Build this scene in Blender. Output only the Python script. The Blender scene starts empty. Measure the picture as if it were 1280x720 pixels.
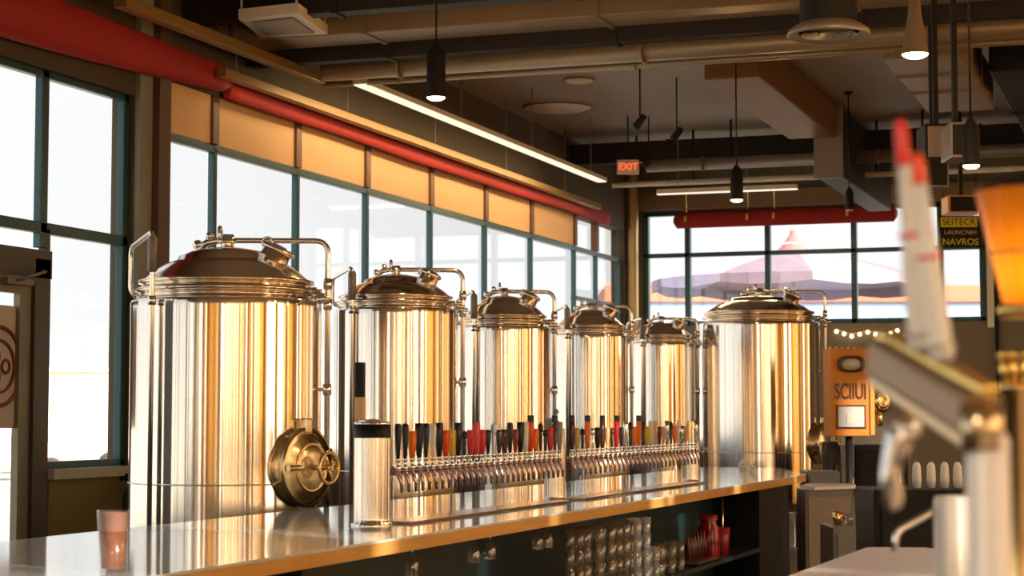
import bpy, bmesh, math, random
from mathutils import Vector, Matrix
random.seed(7)
PI = math.pi
COL = bpy.context.scene.collection
# ------------------------------------------------------------------ camera frame
F = 2400.0
EYE = Vector((0, 0, 1.67))
PITCH = math.atan(160 / F)
YAW = math.atan(840 / math.hypot(F, 160))
RT = Vector((math.cos(YAW), math.sin(YAW), 0))
HZ = Vector((-math.sin(YAW), math.cos(YAW), 0))
FW = HZ * math.cos(PITCH) + Vector((0, 0, math.sin(PITCH)))
UP = -HZ * math.sin(PITCH) + Vector((0, 0, math.cos(PITCH)))
def ray(x, y): return FW * F + RT * (x - 640) - UP * (y - 360)
def onz(x, y, z): d = ray(x, y); return EYE + d * ((z - EYE.z) / d.z)
def onx(x, y, X): d = ray(x, y); return EYE + d * (X / d.x)
def ony(x, y, Y): d = ray(x, y); return EYE + d * (Y / d.y)
def at(x, y, D): d = ray(x, y); return EYE + d * (D / d.dot(HZ))

# ------------------------------------------------------------------ materials
def _new(name):
    m = bpy.data.materials.new(name); m.use_nodes = True
    nt = m.node_tree; nt.nodes.clear()
    o = nt.nodes.new('ShaderNodeOutputMaterial'); return m, nt, o
def mat(name, col, rough=.5, metal=0., var=.08, vscale=6., bump=0., bscale=40., stretch=(1, 1, 1), emit=None, estr=0, coat=0, spec=.5):
    m, nt, o = _new(name); N = nt.nodes; L = nt.links
    p = N.new('ShaderNodeBsdfPrincipled'); L.new(p.outputs[0], o.inputs[0])
    p.inputs['Roughness'].default_value = rough; p.inputs['Metallic'].default_value = metal
    p.inputs['Coat Weight'].default_value = coat; p.inputs['Specular IOR Level'].default_value = spec
    tc = N.new('ShaderNodeTexCoord'); mp = N.new('ShaderNodeMapping'); mp.inputs['Scale'].default_value = stretch
    L.new(tc.outputs['Object'], mp.inputs[0])
    n = N.new('ShaderNodeTexNoise'); n.inputs['Scale'].default_value = vscale; n.inputs['Detail'].default_value = 3
    L.new(mp.outputs[0], n.inputs['Vector'])
    mx = N.new('ShaderNodeMix'); mx.data_type = 'RGBA'
    a = [max(0, c * (1 - var)) for c in col]; b = [min(1, c * (1 + var)) for c in col]
    mx.inputs[6].default_value = (*a, 1); mx.inputs[7].default_value = (*b, 1)
    L.new(n.outputs['Fac'], mx.inputs[0]); L.new(mx.outputs[2], p.inputs['Base Color'])
    if bump:
        n2 = N.new('ShaderNodeTexNoise'); n2.inputs['Scale'].default_value = bscale; L.new(mp.outputs[0], n2.inputs['Vector'])
        bp = N.new('ShaderNodeBump'); bp.inputs['Strength'].default_value = .5; bp.inputs['Distance'].default_value = bump
        L.new(n2.outputs['Fac'], bp.inputs['Height']); L.new(bp.outputs[0], p.inputs['Normal'])
    if emit:
        p.inputs['Emission Color'].default_value = (*emit, 1); p.inputs['Emission Strength'].default_value = estr
    return m
def tank_steel(name, col=(.86, .81, .74), rough=.13, freq=4.2, amp=.011):
    """brushed stainless: anisotropic, with faint vertical sheet ripples round the shell"""
    m, nt, o = _new(name); N = nt.nodes; L = nt.links
    p = N.new('ShaderNodeBsdfPrincipled'); L.new(p.outputs[0], o.inputs[0])
    p.inputs['Base Color'].default_value = (*col, 1); p.inputs['Metallic'].default_value = 1
    p.inputs['Roughness'].default_value = rough; p.inputs['Anisotropic'].default_value = .8
    t = N.new('ShaderNodeTangent'); t.direction_type = 'RADIAL'; t.axis = 'Z'; L.new(t.outputs[0], p.inputs['Tangent'])
    p.inputs['Anisotropic Rotation'].default_value = ANISO
    tc = N.new('ShaderNodeTexCoord'); s = N.new('ShaderNodeSeparateXYZ'); L.new(tc.outputs['Object'], s.inputs[0])
    at2 = N.new('ShaderNodeMath'); at2.operation = 'ARCTAN2'; L.new(s.outputs[1], at2.inputs[0]); L.new(s.outputs[0], at2.inputs[1])
    n = N.new('ShaderNodeTexNoise'); n.noise_dimensions = '1D'; n.inputs['Scale'].default_value = freq; n.inputs['Detail'].default_value = 1.3
    L.new(at2.outputs[0], n.inputs['W'])
    bp = N.new('ShaderNodeBump'); bp.inputs['Strength'].default_value = 1; bp.inputs['Distance'].default_value = amp
    L.new(n.outputs['Fac'], bp.inputs['Height']); L.new(bp.outputs[0], p.inputs['Normal'])
    return m
ANISO = 0.25
def glass_thin(name, tint=(.97, .98, .98), gl=.05, rough=.02, fres=1.45, body=None, bodyw=0):
    m, nt, o = _new(name); N = nt.nodes; L = nt.links
    tr = N.new('ShaderNodeBsdfTransparent'); tr.inputs[0].default_value = (*tint, 1)
    g = N.new('ShaderNodeBsdfGlossy'); g.inputs['Roughness'].default_value = rough
    lw = N.new('ShaderNodeLayerWeight'); lw.inputs[0].default_value = .5
    pw = N.new('ShaderNodeMath'); pw.operation = 'POWER'; pw.inputs[1].default_value = 5; L.new(lw.outputs['Facing'], pw.inputs[0])
    ad = N.new('ShaderNodeMath'); ad.operation = 'ADD'; ad.inputs[1].default_value = gl; ad.use_clamp = True
    L.new(pw.outputs[0], ad.inputs[0])
    mx = N.new('ShaderNodeMixShader'); L.new(ad.outputs[0], mx.inputs[0]); L.new(tr.outputs[0], mx.inputs[1]); L.new(g.outputs[0], mx.inputs[2])
    out = mx
    if body:
        d = N.new('ShaderNodeBsdfDiffuse'); d.inputs[0].default_value = (*body, 1)
        m2 = N.new('ShaderNodeMixShader'); m2.inputs[0].default_value = bodyw
        L.new(mx.outputs[0], m2.inputs[1]); L.new(d.outputs[0], m2.inputs[2]); out = m2
    L.new(out.outputs[0], o.inputs[0]); return m
def translucent(name, col, tw=.6, glow=0):
    m, nt, o = _new(name); N = nt.nodes; L = nt.links
    d = N.new('ShaderNodeBsdfDiffuse'); t = N.new('ShaderNodeBsdfTranslucent')
    w = N.new('ShaderNodeTexWave'); w.inputs['Scale'].default_value = 3; w.inputs['Distortion'].default_value = 2
    tc = N.new('ShaderNodeTexCoord'); L.new(tc.outputs['Object'], w.inputs['Vector'])
    r = N.new('ShaderNodeMix'); r.data_type = 'RGBA'; r.inputs[6].default_value = (*[c * .8 for c in col], 1); r.inputs[7].default_value = (*col, 1)
    L.new(w.outputs['Fac'], r.inputs[0]); L.new(r.outputs[2], d.inputs[0]); L.new(r.outputs[2], t.inputs[0])
    mx = N.new('ShaderNodeMixShader'); mx.inputs[0].default_value = tw
    L.new(d.outputs[0], mx.inputs[1]); L.new(t.outputs[0], mx.inputs[2]); L.new(mx.outputs[0], o.inputs[0]); return m
def emis(name, col, s):
    m, nt, o = _new(name); e = nt.nodes.new('ShaderNodeEmission'); e.inputs[0].default_value = (*col, 1); e.inputs[1].default_value = s
    nt.links.new(e.outputs[0], o.inputs[0]); return m

M = dict(
    steel=tank_steel('tank_steel'),
    steel2=tank_steel('tank_steel_fine', rough=.14, freq=5.2),
    lid=mat('lid_steel', (.74, .62, .5), .16, 1, .04, 3, .001, 6),
    chrome=mat('chrome', (.85, .83, .8), .12, 1, .04),
    pipe=mat('pipe_steel', (.88, .85, .8), .22, 1, .06),
    brass=mat('brass', (.85, .62, .28), .22, 1, .1, 20),
    gold=mat('golden_brass', (.95, .66, .2), .25, 1, .1, 12),
    bronze=mat('manway_bronze', (.72, .58, .36), .25, 1, .25, 14, .004, 20),
    black=mat('black_plastic', (.008, .008, .008), .5, 0, .1, spec=.25),
    rubber=mat('black_rubber', (.02, .02, .02), .7),
    bar=mat('bar_top', (.86, .95, 1.0), .08, .15, .04, 2.5, .0003, 12, (1, .4, 1)),
    barwood=mat('bar_edge_wood', (.8, .43, .11), .35, 0, .22, 5, .001, 30, (6, .6, 6), coat=.3),
    dark=mat('dark_laminate', (.014, .018, .02), .5, 0, .2),
    teal=mat('dark_teal_panel', (.01, .035, .042), .4, 0, .2),
    frame=mat('window_frame', (.03, .085, .1), .35, .3, .1),
    frame2=mat('door_frame', (.06, .05, .035), .4, .2, .1),
    stile=mat('door_stile', (.22, .2, .14), .4, .2, .1),
    olive=mat('olive_panel', (.15, .105, .03), .6, 0, .15, 2, stretch=(1, 4, .5)),
    sill=mat('sill_grey', (.4, .4, .33), .5),
    wall=mat('wall_brown', (.075, .052, .03), .8, 0, .15, 1.2),
    wallback=mat('wall_grey_brown', (.2, .16, .11), .85, 0, .1, 1.5),
    ochre=mat('wall_ochre', (.34, .21, .045), .8, 0, .25, 1.0),
    ceil=mat('ceiling_deck', (.38, .31, .25), .6, 0, .12, .8),
    beam=mat('beam_dark', (.022, .016, .012), .6, .2, .2, 2),
    duct=mat('duct_tan', (.3, .2, .11), .45, .3, .15, 1.4),
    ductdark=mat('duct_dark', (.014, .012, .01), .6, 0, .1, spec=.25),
    ductgrey=mat('duct_grey', (.25, .21, .18), .45, .4, .1),
    cpipe=mat('ceiling_pipe', (.32, .22, .12), .4, .3, .15, 3),
    red=mat('red_fabric', (.36, .013, .008), .75, 0, .18, 2.5, .004, 8),
    tan=mat('tan_panel', (.82, .52, .26), .7, 0, .1, 1.3, stretch=(1, .6, 3)),
    divider=mat('brown_divider', (.16, .07, .035), .5, 0, .1),
    column=mat('column_grey', (.24, .24, .2), .6),
    columnb=mat('column_brown', (.1, .05, .025), .6),
    post=mat('corner_post', (.4, .3, .16), .35, .6, .1),
    floor=mat('floor_concrete', (.12, .085, .06), .35, 0, .25, .8),
    white=mat('white_enamel', (.8, .8, .78), .3, 0, .04),
    cream=mat('cream_fixture', (.8, .72, .58), .4),
    goldfix=mat('ochre_fixture', (.3, .17, .04), .4, .4),
    orange=mat('orange_wood', (.72, .25, .02), .55, 0, .18, 3, stretch=(1, 1, .2), coat=0),
    orange2=mat('orange_edge', (.9, .4, .08), .35, 0, .1),
    greyeq=mat('equipment_grey', (.17, .165, .175), .4, .3, .08),
    paper=mat('white_sheet', (.8, .82, .82), .5),
    glass=glass_thin('window_glass'),
    pint=glass_thin('pint_glass', (.97, .96, .95), .22, .05, 1.5, (.8, .72, .62), .06),
    pinkdrink=glass_thin('frosted_pink', (.96, .9, .88), .08, .05, 1.45, (.85, .65, .58), .07),
    amberdrink=mat('amber_drink', (.55, .22, .1), .3, 0, .5, 25),
    amber=translucent('amber_curtain', (.97, .7, .3), .7),
    sheer=translucent('cream_curtain', (.95, .84, .62), .65),
    wood=mat('panel_wood', (.42, .2, .06), .5, 0, .3, 2, stretch=(6, 6, .4)),
)
for nm, c in dict(h_black=(.012, .01, .01), h_brown=(.09, .02, .012), h_red=(.75, .03, .03), h_pink=(.85, .08, .12), h_orange=(.95, .22, .01),
                  h_redorange=(.85, .08, .01), h_white=(.8, .78, .72), h_yellow=(.85, .5, .02), h_tan=(.7, .45, .2), h_grey=(.3, .3, .32), h_maroon=(.3, .02, .03)).items():
    M[nm] = mat(nm, c, .3, 0, .06, 20)
M['h_silver'] = M['chrome']
M['bulb'] = emis('lamp_glow', (1, .62, .25), 14)
M['bulbw'] = emis('linear_glow', (1, .82, .6), .8)
M['exitred'] = emis('exit_glow', (1, .1, .04), 1.2)
M['railm'] = mat('rail_steel', (.42, .3, .27), .22, 1, .1)

# ------------------------------------------------------------------ mesh builder
def perp(d):
    d = d.normalized(); a = Vector((0, 0, 1)) if abs(d.z) < .9 else Vector((1, 0, 0))
    u = d.cross(a).normalized(); return u, d.cross(u).normalized()
class MB:
    def __init__(s): s.bm = bmesh.new()
    def face(s, vs):
        try: return s.bm.faces.new(vs)
        except ValueError: return None
    def box(s, c, size, rz=0, bev=0, rot=None):
        c = Vector(c); h = [x / 2 for x in size]
        R = rot if rot else Matrix.Rotation(rz, 3, 'Z')
        b2 = bmesh.new(); bmesh.ops.create_cube(b2, size=1)
        for v in b2.verts: v.co = Vector((v.co.x * size[0], v.co.y * size[1], v.co.z * size[2]))
        if bev: bmesh.ops.bevel(b2, geom=b2.edges[:] , offset=bev, segments=2, affect='EDGES', profile=.6)
        mp = {}
        for v in b2.verts: mp[v] = s.bm.verts.new(R @ v.co + c)
        for f in b2.faces: s.face([mp[v] for v in f.verts])
        b2.free(); return s
    def span(s, a, b, w, h, bev=0):
        """box from a to b, width w sideways, height h"""
        a, b = Vector(a), Vector(b); d = (b - a); x = d.normalized()
        y = Vector((0, 0, 1)).cross(x).normalized(); z = x.cross(y)
        R = Matrix((x, y, z)).transposed()
        return s.box((a + b) / 2, (d.length, w, h), rot=R, bev=bev)
    def ring(s, c, u, v, r, n):
        return [s.bm.verts.new(c + (u * math.cos(2 * PI * k / n) + v * math.sin(2 * PI * k / n)) * r) for k in range(n)]
    def bridge(s, r1, r2):
        n = len(r1)
        for k in range(n):
            f = s.face([r1[k], r1[(k + 1) % n], r2[(k + 1) % n], r2[k]])
            if f: f.smooth = True
    def tube(s, pts, r, n=14, rr=None, fillet=0, cap=True):
        pts = [Vector(p) for p in pts]
        if fillet:
            q = [pts[0]]
            for i in range(1, len(pts) - 1):
                a, b, c = pts[i - 1], pts[i], pts[i + 1]
                f = min(fillet, (a - b).length * .49, (c - b).length * .49)
                p0 = b + (a - b).normalized() * f; p2 = b + (c - b).normalized() * f
                for k in range(7):
                    t = k / 6; q.append(p0 * (1 - t) ** 2 + b * 2 * t * (1 - t) + p2 * t * t)
            q.append(pts[-1]); pts = q
        rs = rr if rr else [r] * len(pts)
        prev = None; u = None
        for i, p in enumerate(pts):
            d = ((pts[min(i + 1, len(pts) - 1)] - p).normalized() + (p - pts[max(i - 1, 0)]).normalized())
            if d.length < 1e-6: d = pts[min(i + 1, len(pts) - 1)] - p
            d.normalize()
            if u is None: u, v = perp(d)
            else:
                u = (u - d * u.dot(d)).normalized(); v = d.cross(u).normalized()
            rg = s.ring(p, u, v, rs[i], n)
            if prev: s.bridge(prev, rg)
            elif cap: s.face(rg[::-1])
            prev = rg
        if cap: s.face(prev)
        return s
    def lathe(s, prof, c=(0, 0, 0), axis=(0, 0, 1), n=32, closed=False):
        """prof: (radius, height) list"""
        c = Vector(c); ax = Vector(axis).normalized(); u, v = perp(ax)
        prev = None; first = None
        for (r, h) in prof:
            if r < 1e-5: rg = [s.bm.verts.new(c + ax * h)]
            else: rg = s.ring(c + ax * h, u, v, r, n)
            if prev:
                if len(rg) == 1 and len(prev) > 1:
                    for k in range(n):
                        f = s.face([prev[k], prev[(k + 1) % n], rg[0]]);
                        if f: f.smooth = True
                elif len(prev) == 1 and len(rg) > 1:
                    for k in range(n):
                        f = s.face([prev[0], rg[(k + 1) % n], rg[k]])
                        if f: f.smooth = True
                elif len(rg) > 1: s.bridge(prev, rg)
            else: first = rg
            prev = rg
        if closed and len(first) > 1 and len(prev) > 1: s.bridge(prev, first)
        return s
    def torus(s, c, axis, R, r, n=32, m=8, flat=1):
        prof = [(R + r * math.cos(2 * PI * k / m), r * flat * math.sin(2 * PI * k / m)) for k in range(m)]
        return s.lathe(prof, c, axis, n, closed=True)
    def ball(s, c, r, sc=(1, 1, 1), n=16):
        c = Vector(c)
        rings = []
        for i in range(1, n // 2):
            t = PI * i / (n // 2)
            rings.append([s.bm.verts.new(c + Vector((r * sc[0] * math.sin(t) * math.cos(2 * PI * k / n), r * sc[1] * math.sin(t) * math.sin(2 * PI * k / n), r * sc[2] * math.cos(t)))) for k in range(n)])
        for a, b in zip(rings, rings[1:]): s.bridge(a, b)
        t = s.bm.verts.new(c + Vector((0, 0, r * sc[2]))); bt = s.bm.verts.new(c - Vector((0, 0, r * sc[2])))
        for k in range(n):
            f = s.face([t, rings[0][k], rings[0][(k + 1) % n]]); f and setattr(f, 'smooth', True)
            f = s.face([bt, rings[-1][(k + 1) % n], rings[-1][k]]); f and setattr(f, 'smooth', True)
        return s
    def prism(s, poly, z0, z1):
        a = [s.bm.verts.new((p[0], p[1], z0)) for p in poly]; b = [s.bm.verts.new((p[0], p[1], z1)) for p in poly]
        n = len(poly); s.face(a[::-1]); s.face(b)
        for k in range(n): s.face([a[k], a[(k + 1) % n], b[(k + 1) % n], b[k]])
        return s
    def build(s, name, m, parent=None, loc=None, bevel=0):
        bmesh.ops.recalc_face_normals(s.bm, faces=s.bm.faces[:])
        me = bpy.data.meshes.new(name); s.bm.to_mesh(me); s.bm.free()
        me.materials.append(M[m] if isinstance(m, str) else m)
        o = bpy.data.objects.new(name, me); COL.objects.link(o)
        if parent: o.parent = parent
        if loc is not None: o.location = loc
        if bevel:
            b = o.modifiers.new('bevel', 'BEVEL'); b.width = bevel; b.segments = 2; b.limit_method = 'ANGLE'
        return o
def tag(o, label, cat, group=None):
    o['label'] = label; o['category'] = cat
    if group: o['group'] = group
    return o
def struct(o): o['kind'] = 'structure'; return o
def empty(name, loc, label, cat, group=None, rz=0):
    o = bpy.data.objects.new(name, None); COL.objects.link(o); o.location = loc; o.rotation_euler = (0, 0, rz)
    o.empty_display_size = .1
    return tag(o, label, cat, group)
def copy_tree(o, parent=None):
    c = o.copy(); COL.objects.link(c); c.parent = parent
    for ch in [x for x in COL.objects if x.parent is o]: copy_tree(ch, c)
    return c
def textmesh(name, body, size, m, parent, loc, rot, depth=.004, bold=0):
    cu = bpy.data.curves.new(name, 'FONT'); cu.body = body; cu.size = size; cu.align_x = 'CENTER'; cu.align_y = 'CENTER'; cu.extrude = depth; cu.offset = bold
    t = bpy.data.objects.new('tmp', cu); COL.objects.link(t)
    bpy.context.view_layer.update()
    me = bpy.data.meshes.new_from_object(t.evaluated_get(bpy.context.evaluated_depsgraph_get()))
    bpy.data.objects.remove(t)
    me.materials.clear(); me.materials.append(M[m] if isinstance(m, str) else m)
    o = bpy.data.objects.new(name, me); COL.objects.link(o); o.parent = parent; o.location = loc; o.rotation_euler = rot
    return o

# ------------------------------------------------------------------ room shell
WX = -8.46; BY = 30.2; CZ = 5.75; RX = 4.6; FY = -7.0; T = .22
def wy(px, y=300): return onx(px, y, WX).y
def bx(px, y=330): return ony(px, y, BY).x
struct(MB().box(((WX + RX) / 2, (BY + FY) / 2, -.05), (RX - WX + .6, BY - FY + .6, .1)).build('floor', 'floor'))
struct(MB().box(((WX + RX) / 2, (BY + FY) / 2, CZ + .05), (RX - WX + .6, BY - FY + .6, .1)).build('ceiling', 'ceil'))
SILL = 1.22; TR = 4.17; PT = 4.66
yA = wy(-60); yDoor0 = wy(-40); yDoorR = wy(63); yB = wy(166); yC = wy(197); yEnd = wy(780)
wl = MB()
def wbox(b, y0, y1, z0, z1, x0=WX - T, x1=WX): b.box(((x0 + x1) / 2, (y0 + y1) / 2, (z0 + z1) / 2), (x1 - x0, y1 - y0, z1 - z0))
wbox(wl, FY, BY, PT, CZ)                      # header above everything
near_pitch = (yA - FY) / 6                      # the window bays go on past the frame
wbox(wl, FY, yA, 0, SILL - .5); wbox(wl, FY, yA, 4.42, PT)
for k in range(6): wbox(wl, FY + k * near_pitch, FY + k * near_pitch + .25, SILL - .5, 4.42)
wbox(wl, yB, yC, 0, PT); wbox(wl, yEnd, BY, 0, PT)
wbox(wl, yC, yEnd, 0, SILL)
wbox(wl, yA, yB, 4.42, PT)
struct(wl.build('wall_left', 'wall'))
pn = MB(); wbox(pn, yDoorR, yB, 0, SILL - .05, WX - .15, WX + .02); struct(pn.build('wall_left_lower', 'olive'))
s_ = MB(); wbox(s_, yDoorR, yB, SILL - .05, SILL + .03, WX - .2, WX + .07); struct(s_.build('trim_1', 'sill'))
s_ = MB(); wbox(s_, yC, yEnd, SILL, SILL + .03, WX - .2, WX + .05); struct(s_.build('trim_2', 'sill'))
# pilaster between the bays
c_ = MB(); wbox(c_, yB + .01, yB + .01 + (yC - yB) * .5, 0, 5.74, WX, WX + .05); struct(c_.build('trim_3', 'column'))
c_ = MB(); wbox(c_, yB + .01 + (yC - yB) * .5, yC, 0, 5.74, WX, WX + .12); struct(c_.build('trim_4', 'columnb'))

def mull_v(b, y, z0, z1, w=.09, d=.07): b.box((WX - .08, y, (z0 + z1) / 2), (d, w, z1 - z0), bev=.008)
def mull_h(b, z, y0, y1, h=.06, d=.07): b.box((WX - .08, (y0 + y1) / 2, z), (d, y1 - y0, h), bev=.008)
def near_bays():
    for k in range(6):
        a, b_ = FY + k * near_pitch + .25, FY + (k + 1) * near_pitch; f = MB()
        for y in (a + .03, (a + b_) / 2, b_ - .03): mull_v(f, y, SILL - .5, 4.42, .06)
        for z in (SILL - .45, 3.16, 4.38): mull_h(f, z, a, b_, .07)
        w = struct(f.build('window_%d' % (80 + k), 'frame')); pane('glass_pane', w, a, b_, SILL - .5, 4.42)
def pane(name, parent, y0, y1, z0, z1, m='glass'):
    b = MB(); b.box((WX - .1, (y0 + y1) / 2, (z0 + z1) / 2), (.008, y1 - y0, z1 - z0)); return b.build(name, m, parent)
near_bays()
# left bay window
ym = wy(61)
f = MB(); mull_v(f, ym, 3.0, 4.42, .1); mull_v(f, yB - .05, SILL, 4.42, .08); mull_h(f, 4.39, yA, yB, .06); mull_h(f, 3.16, yA, yB, .09)
mull_v(f, yDoorR + .04, SILL, 3.16, .07); mull_h(f, SILL + .06, yDoorR, yB, .06)
w = struct(f.build('window_1', 'frame')); 
pane('glass_pane', w, yA, ym, 3.16, 4.42); pane('glass_pane', w, ym, yB, 3.16, 4.42); pane('glass_pane', w, yDoorR, yB, SILL, 3.16)
# door with header and jamb
f = MB(); 
f.box((WX - .06, wy(52), 1.45), (.16, wy(62) - wy(43), 2.9)); f.box((WX - .06, (yA + yDoorR) / 2, 2.86), (.16, yDoorR - yA, .22))
d = struct(f.build('door_1', 'frame2'))
f = MB(); f.box((WX - .04, wy(35), 1.35), (.06, wy(42) - wy(28), 2.7)); f.box((WX - .04, (yA + wy(28)) / 2, 2.68), (.06, wy(28) - yA, .13)); f.box((WX - .04, (yA + wy(28)) / 2, .15), (.06, wy(28) - yA, .3))
lf = f.build('door_leaf', 'stile', d); pane('door_glass', d, yA, wy(28), .3, 2.62)
f = MB(); f.box((WX + .02, wy(20), 2.7), (.07, .35, .05), bev=.01); f.tube([(WX + .05, wy(14), 2.7), (WX + .2, wy(30), 2.78), (WX + .06, wy(45), 2.8)], .012); f.build('door_closer', 'ductgrey', d)
# poster with round emblem on the door glass
pc = onx(0, 458, WX - .03); e = empty('door_poster', (WX - .05, pc.y, pc.z), 'pale sheet with a round brown emblem taped to the door glass', 'poster')
ph = .36
MB().box((0, 0, 0), (.006, .72, .94)).build('sheet', mat('poster_paper', (.62, .56, .52), .8), e)
b = MB(); b.torus((.012, 0, 0), (1, 0, 0), .3, .016, 40, 6); b.torus((.012, 0, 0), (1, 0, 0), .2, .012, 32, 6)
for k in range(9): b.torus((.012, .09 * math.cos(k * 2.1), .09 * math.sin(k * 2.1)), (1, 0, 0), .05, .01, 12, 5)
b.build('emblem', mat('emblem_brown', (.2, .05, .03), .6), e)

# right bay windows, one per pane column, with tan panels over them
mx = [197, 272, 376, 463, 543, 611, 668, 722, 749, 779]
ys = [wy(x, 250) for x in mx]
for i in range(len(ys) - 1):
    y0, y1 = ys[i], ys[i + 1]
    f = MB(); g = .0005
    mull_v(f, y0 + .045 + g, SILL + .03, TR, .06); mull_h(f, TR - .005, y0 + g, y1 - g, .075); mull_h(f, SILL + .07, y0 + g, y1 - g, .08)
    if i == len(ys) - 2: mull_v(f, y1 - .05, SILL + .03, TR, .085)
    if i >= 7: mull_h(f, 3.43, y0, y1 - g, .06)
    w = struct(f.build('window_%d' % (i + 2), 'frame'))
    pane('glass_pane', w, y0 + .02, y1 - .02, SILL + .05, TR)
    clear = i >= 7
    if clear: pane('glass_pane', w, y0 + .02, y1 - .02, TR, PT)
    else:
        b = MB(); wbox(b, y0 + .06, y1 - .06, TR + .035, PT, WX - .1, WX - .05); b.build('upper_panel', 'tan', w)
    b = MB(); wbox(b, y0 - .06 if i else y0, y0 + .06, TR + .035, PT, WX - .12, WX - .02); b.build('panel_divider', 'divider', w)

# back wall
z_t = ony(985, 315, BY).z; z_s = ony(1000, 405, BY).z; z_h = ony(900, 262, BY).z
xL = bx(803); xR = bx(1232)
wb = MB()
def bbox(b, x0, x1, z0, z1, y0=BY, y1=BY + T): b.box(((x0 + x1) / 2, (y0 + y1) / 2, (z0 + z1) / 2), (x1 - x0, y1 - y0, z1 - z0))
bbox(wb, WX - T, RX + T, 0, z_s); bbox(wb, WX - T, RX + T, z_h, CZ); bbox(wb, WX - T, xL, z_s, z_h); bbox(wb, xR, RX + T, z_s, z_h)
struct(wb.build('wall_back', 'wallback'))
mbx = [803, 855, 955, 1063, 1171, 1232]; xs = [bx(x) for x in mbx]
for i in range(5):
    x0, x1 = xs[i], xs[i + 1]; f = MB()
    f.box((x0 + .05, BY + .08, (z_s + z_h) / 2), (.09, .12, z_h - z_s), bev=.008)
    for z in (z_s + .04, z_t, z_h - .04): f.box(((x0 + x1) / 2, BY + .08, z), (x1 - x0 - .001, .12, .07), bev=.008)
    if i == 4: f.box((x1 - .05, BY + .08, (z_s + z_h) / 2), (.09, .12, z_h - z_s), bev=.008)
    w = struct(f.build('window_%d' % (i + 20), 'frame'))
    b = MB(); bbox(b, x0 + .02, x1 - .02, z_s, z_h, BY + .1, BY + .108); b.build('glass_pane', 'glass', w)
b = MB(); bbox(b, xR + .02, xR + .12, z_s - .1, z_h + .1, BY - .05, BY); struct(b.build('trim_5', 'cream'))
b = MB(); bbox(b, bx(1243), bx(1247), 0, z_s + .8, BY - .04, BY); struct(b.build('trim_6', 'black'))
b = MB(); bbox(b, bx(790), bx(1260), ony(900, 262, BY).z + .02, ony(900, 240, BY).z, BY - .12, BY); struct(b.build('trim_7', 'duct'))

# right and rear walls: tall curtained windows facing the low sun (out of frame, mirrored in the steel)
def curtained_wall(name, axis, pos, a0, a1, n0, cm):
    b = MB(); pitch = 2.6; ww = 1.9; z0, z1 = .35, 4.9; a = a0 + .4; k = 0; openings = []
    while a + ww < a1: openings.append((a, a + ww)); a += pitch
    prev = a0; out = 1 if pos > 0 else -1
    def bb(u0, u1, w0, w1, d0=0, d1=T, bld=None):
        bl = bld or b; p0, p1 = pos + out * d0, pos + out * d1
        if axis == 'X': bl.box(((p0 + p1) / 2, (u0 + u1) / 2, (w0 + w1) / 2), (abs(p1 - p0), u1 - u0, w1 - w0))
        else: bl.box(((u0 + u1) / 2, (p0 + p1) / 2, (w0 + w1) / 2), (u1 - u0, abs(p1 - p0), w1 - w0))
    for (u0, u1) in openings: bb(prev, u0, z0, z1); prev = u1
    bb(prev, a1, z0, z1); bb(a0, a1, 0, z0); bb(a0, a1, z1, CZ)
    struct(b.build(name, 'wood'))
    for j, (u0, u1) in enumerate(openings):
        f = MB()
        for u in (u0 + .04, (u0 + u1) / 2, u1 - .04): bb(u - .04, u + .04, z0, z1, .05, .13, f)
        for z in (z0 + .04, 3.1, z1 - .04): bb(u0, u1, z - .035, z + .035, .05, .13, f)
        w = struct(f.build('window_%d' % (n0 + j), 'frame'))
        g = MB(); bb(u0, u1, z0, z1, .085, .092, g); g.build('glass_pane', 'glass', w)
        for side in (0, 1):
            c = MB(); cw = .72 + .26 * ((j * 7 + side * 3) % 3) / 2; st = u0 - .08 if side == 0 else u1 + .08 - cw
            vs = []
            for q in range(41):
                t = q / 40; u = st + cw * t; off = -.12 + .045 * math.sin(t * PI * 2 * 7)
                p = pos + out * off
                co = (p, u) if axis == 'X' else (u, p)
                vs.append([c.bm.verts.new((co[0], co[1], .12)), c.bm.verts.new((co[0], co[1], 5.0))])
            for q in range(40):
                ff = c.face([vs[q][0], vs[q + 1][0], vs[q + 1][1], vs[q][1]]); ff.smooth = True
            cu = c.build('window_curtain', 'sheer' if (j * 2 + side) % 5 == 0 else 'amber')
            md = cu.modifiers.new('thick', 'SOLIDIFY'); md.thickness = .004
            cu['kind'] = 'structure'; cu.parent = w
curtained_wall('wall_right', 'X', RX, FY, BY, 40, 'amber')
curtained_wall('wall_front', 'Y', FY, WX, RX, 60, 'amber')

# red fabric duct along the window wall and the back wall
def fabric_tube(name, a, b, rfun, wob, label, n=60, seg=18, flat=.55):
    m = MB(); a, b = Vector(a), Vector(b); d = (b - a).normalized(); side = d.cross(Vector((0, 0, 1))).normalized(); prev = None; L = (b - a).length
    for i in range(n + 1):
        t = i / n; c = a.lerp(b, t) + Vector((0, 0, wob(t * L))); r = rfun(t * L, L)
        rg = [m.bm.verts.new(c + side * math.cos(2 * PI * k / seg) * r * flat + Vector((0, 0, math.sin(2 * PI * k / seg) * r))) for k in range(seg)]
        if prev: m.bridge(prev, rg)
        else: m.face(rg[::-1])
        prev = rg
    m.face(prev); o = m.build(name, 'red'); return tag(o, label, 'fabric duct')
r1 = onx(0, 30, -8.32)
def rleft(s, L):
    e = min(1, math.sqrt(max(0, (L - s) / .15)) + .2)
    big = .235 - .045 * min(1, max(0, (s - 9) / 8)) - .03 * min(1, max(0, (s - 17) / 10))
    return (big + .022 * math.sin(s * 1.1)) * e
yR = wy(274, 100)
y_0 = wy(0, 50); Lr = yR - 3
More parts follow.
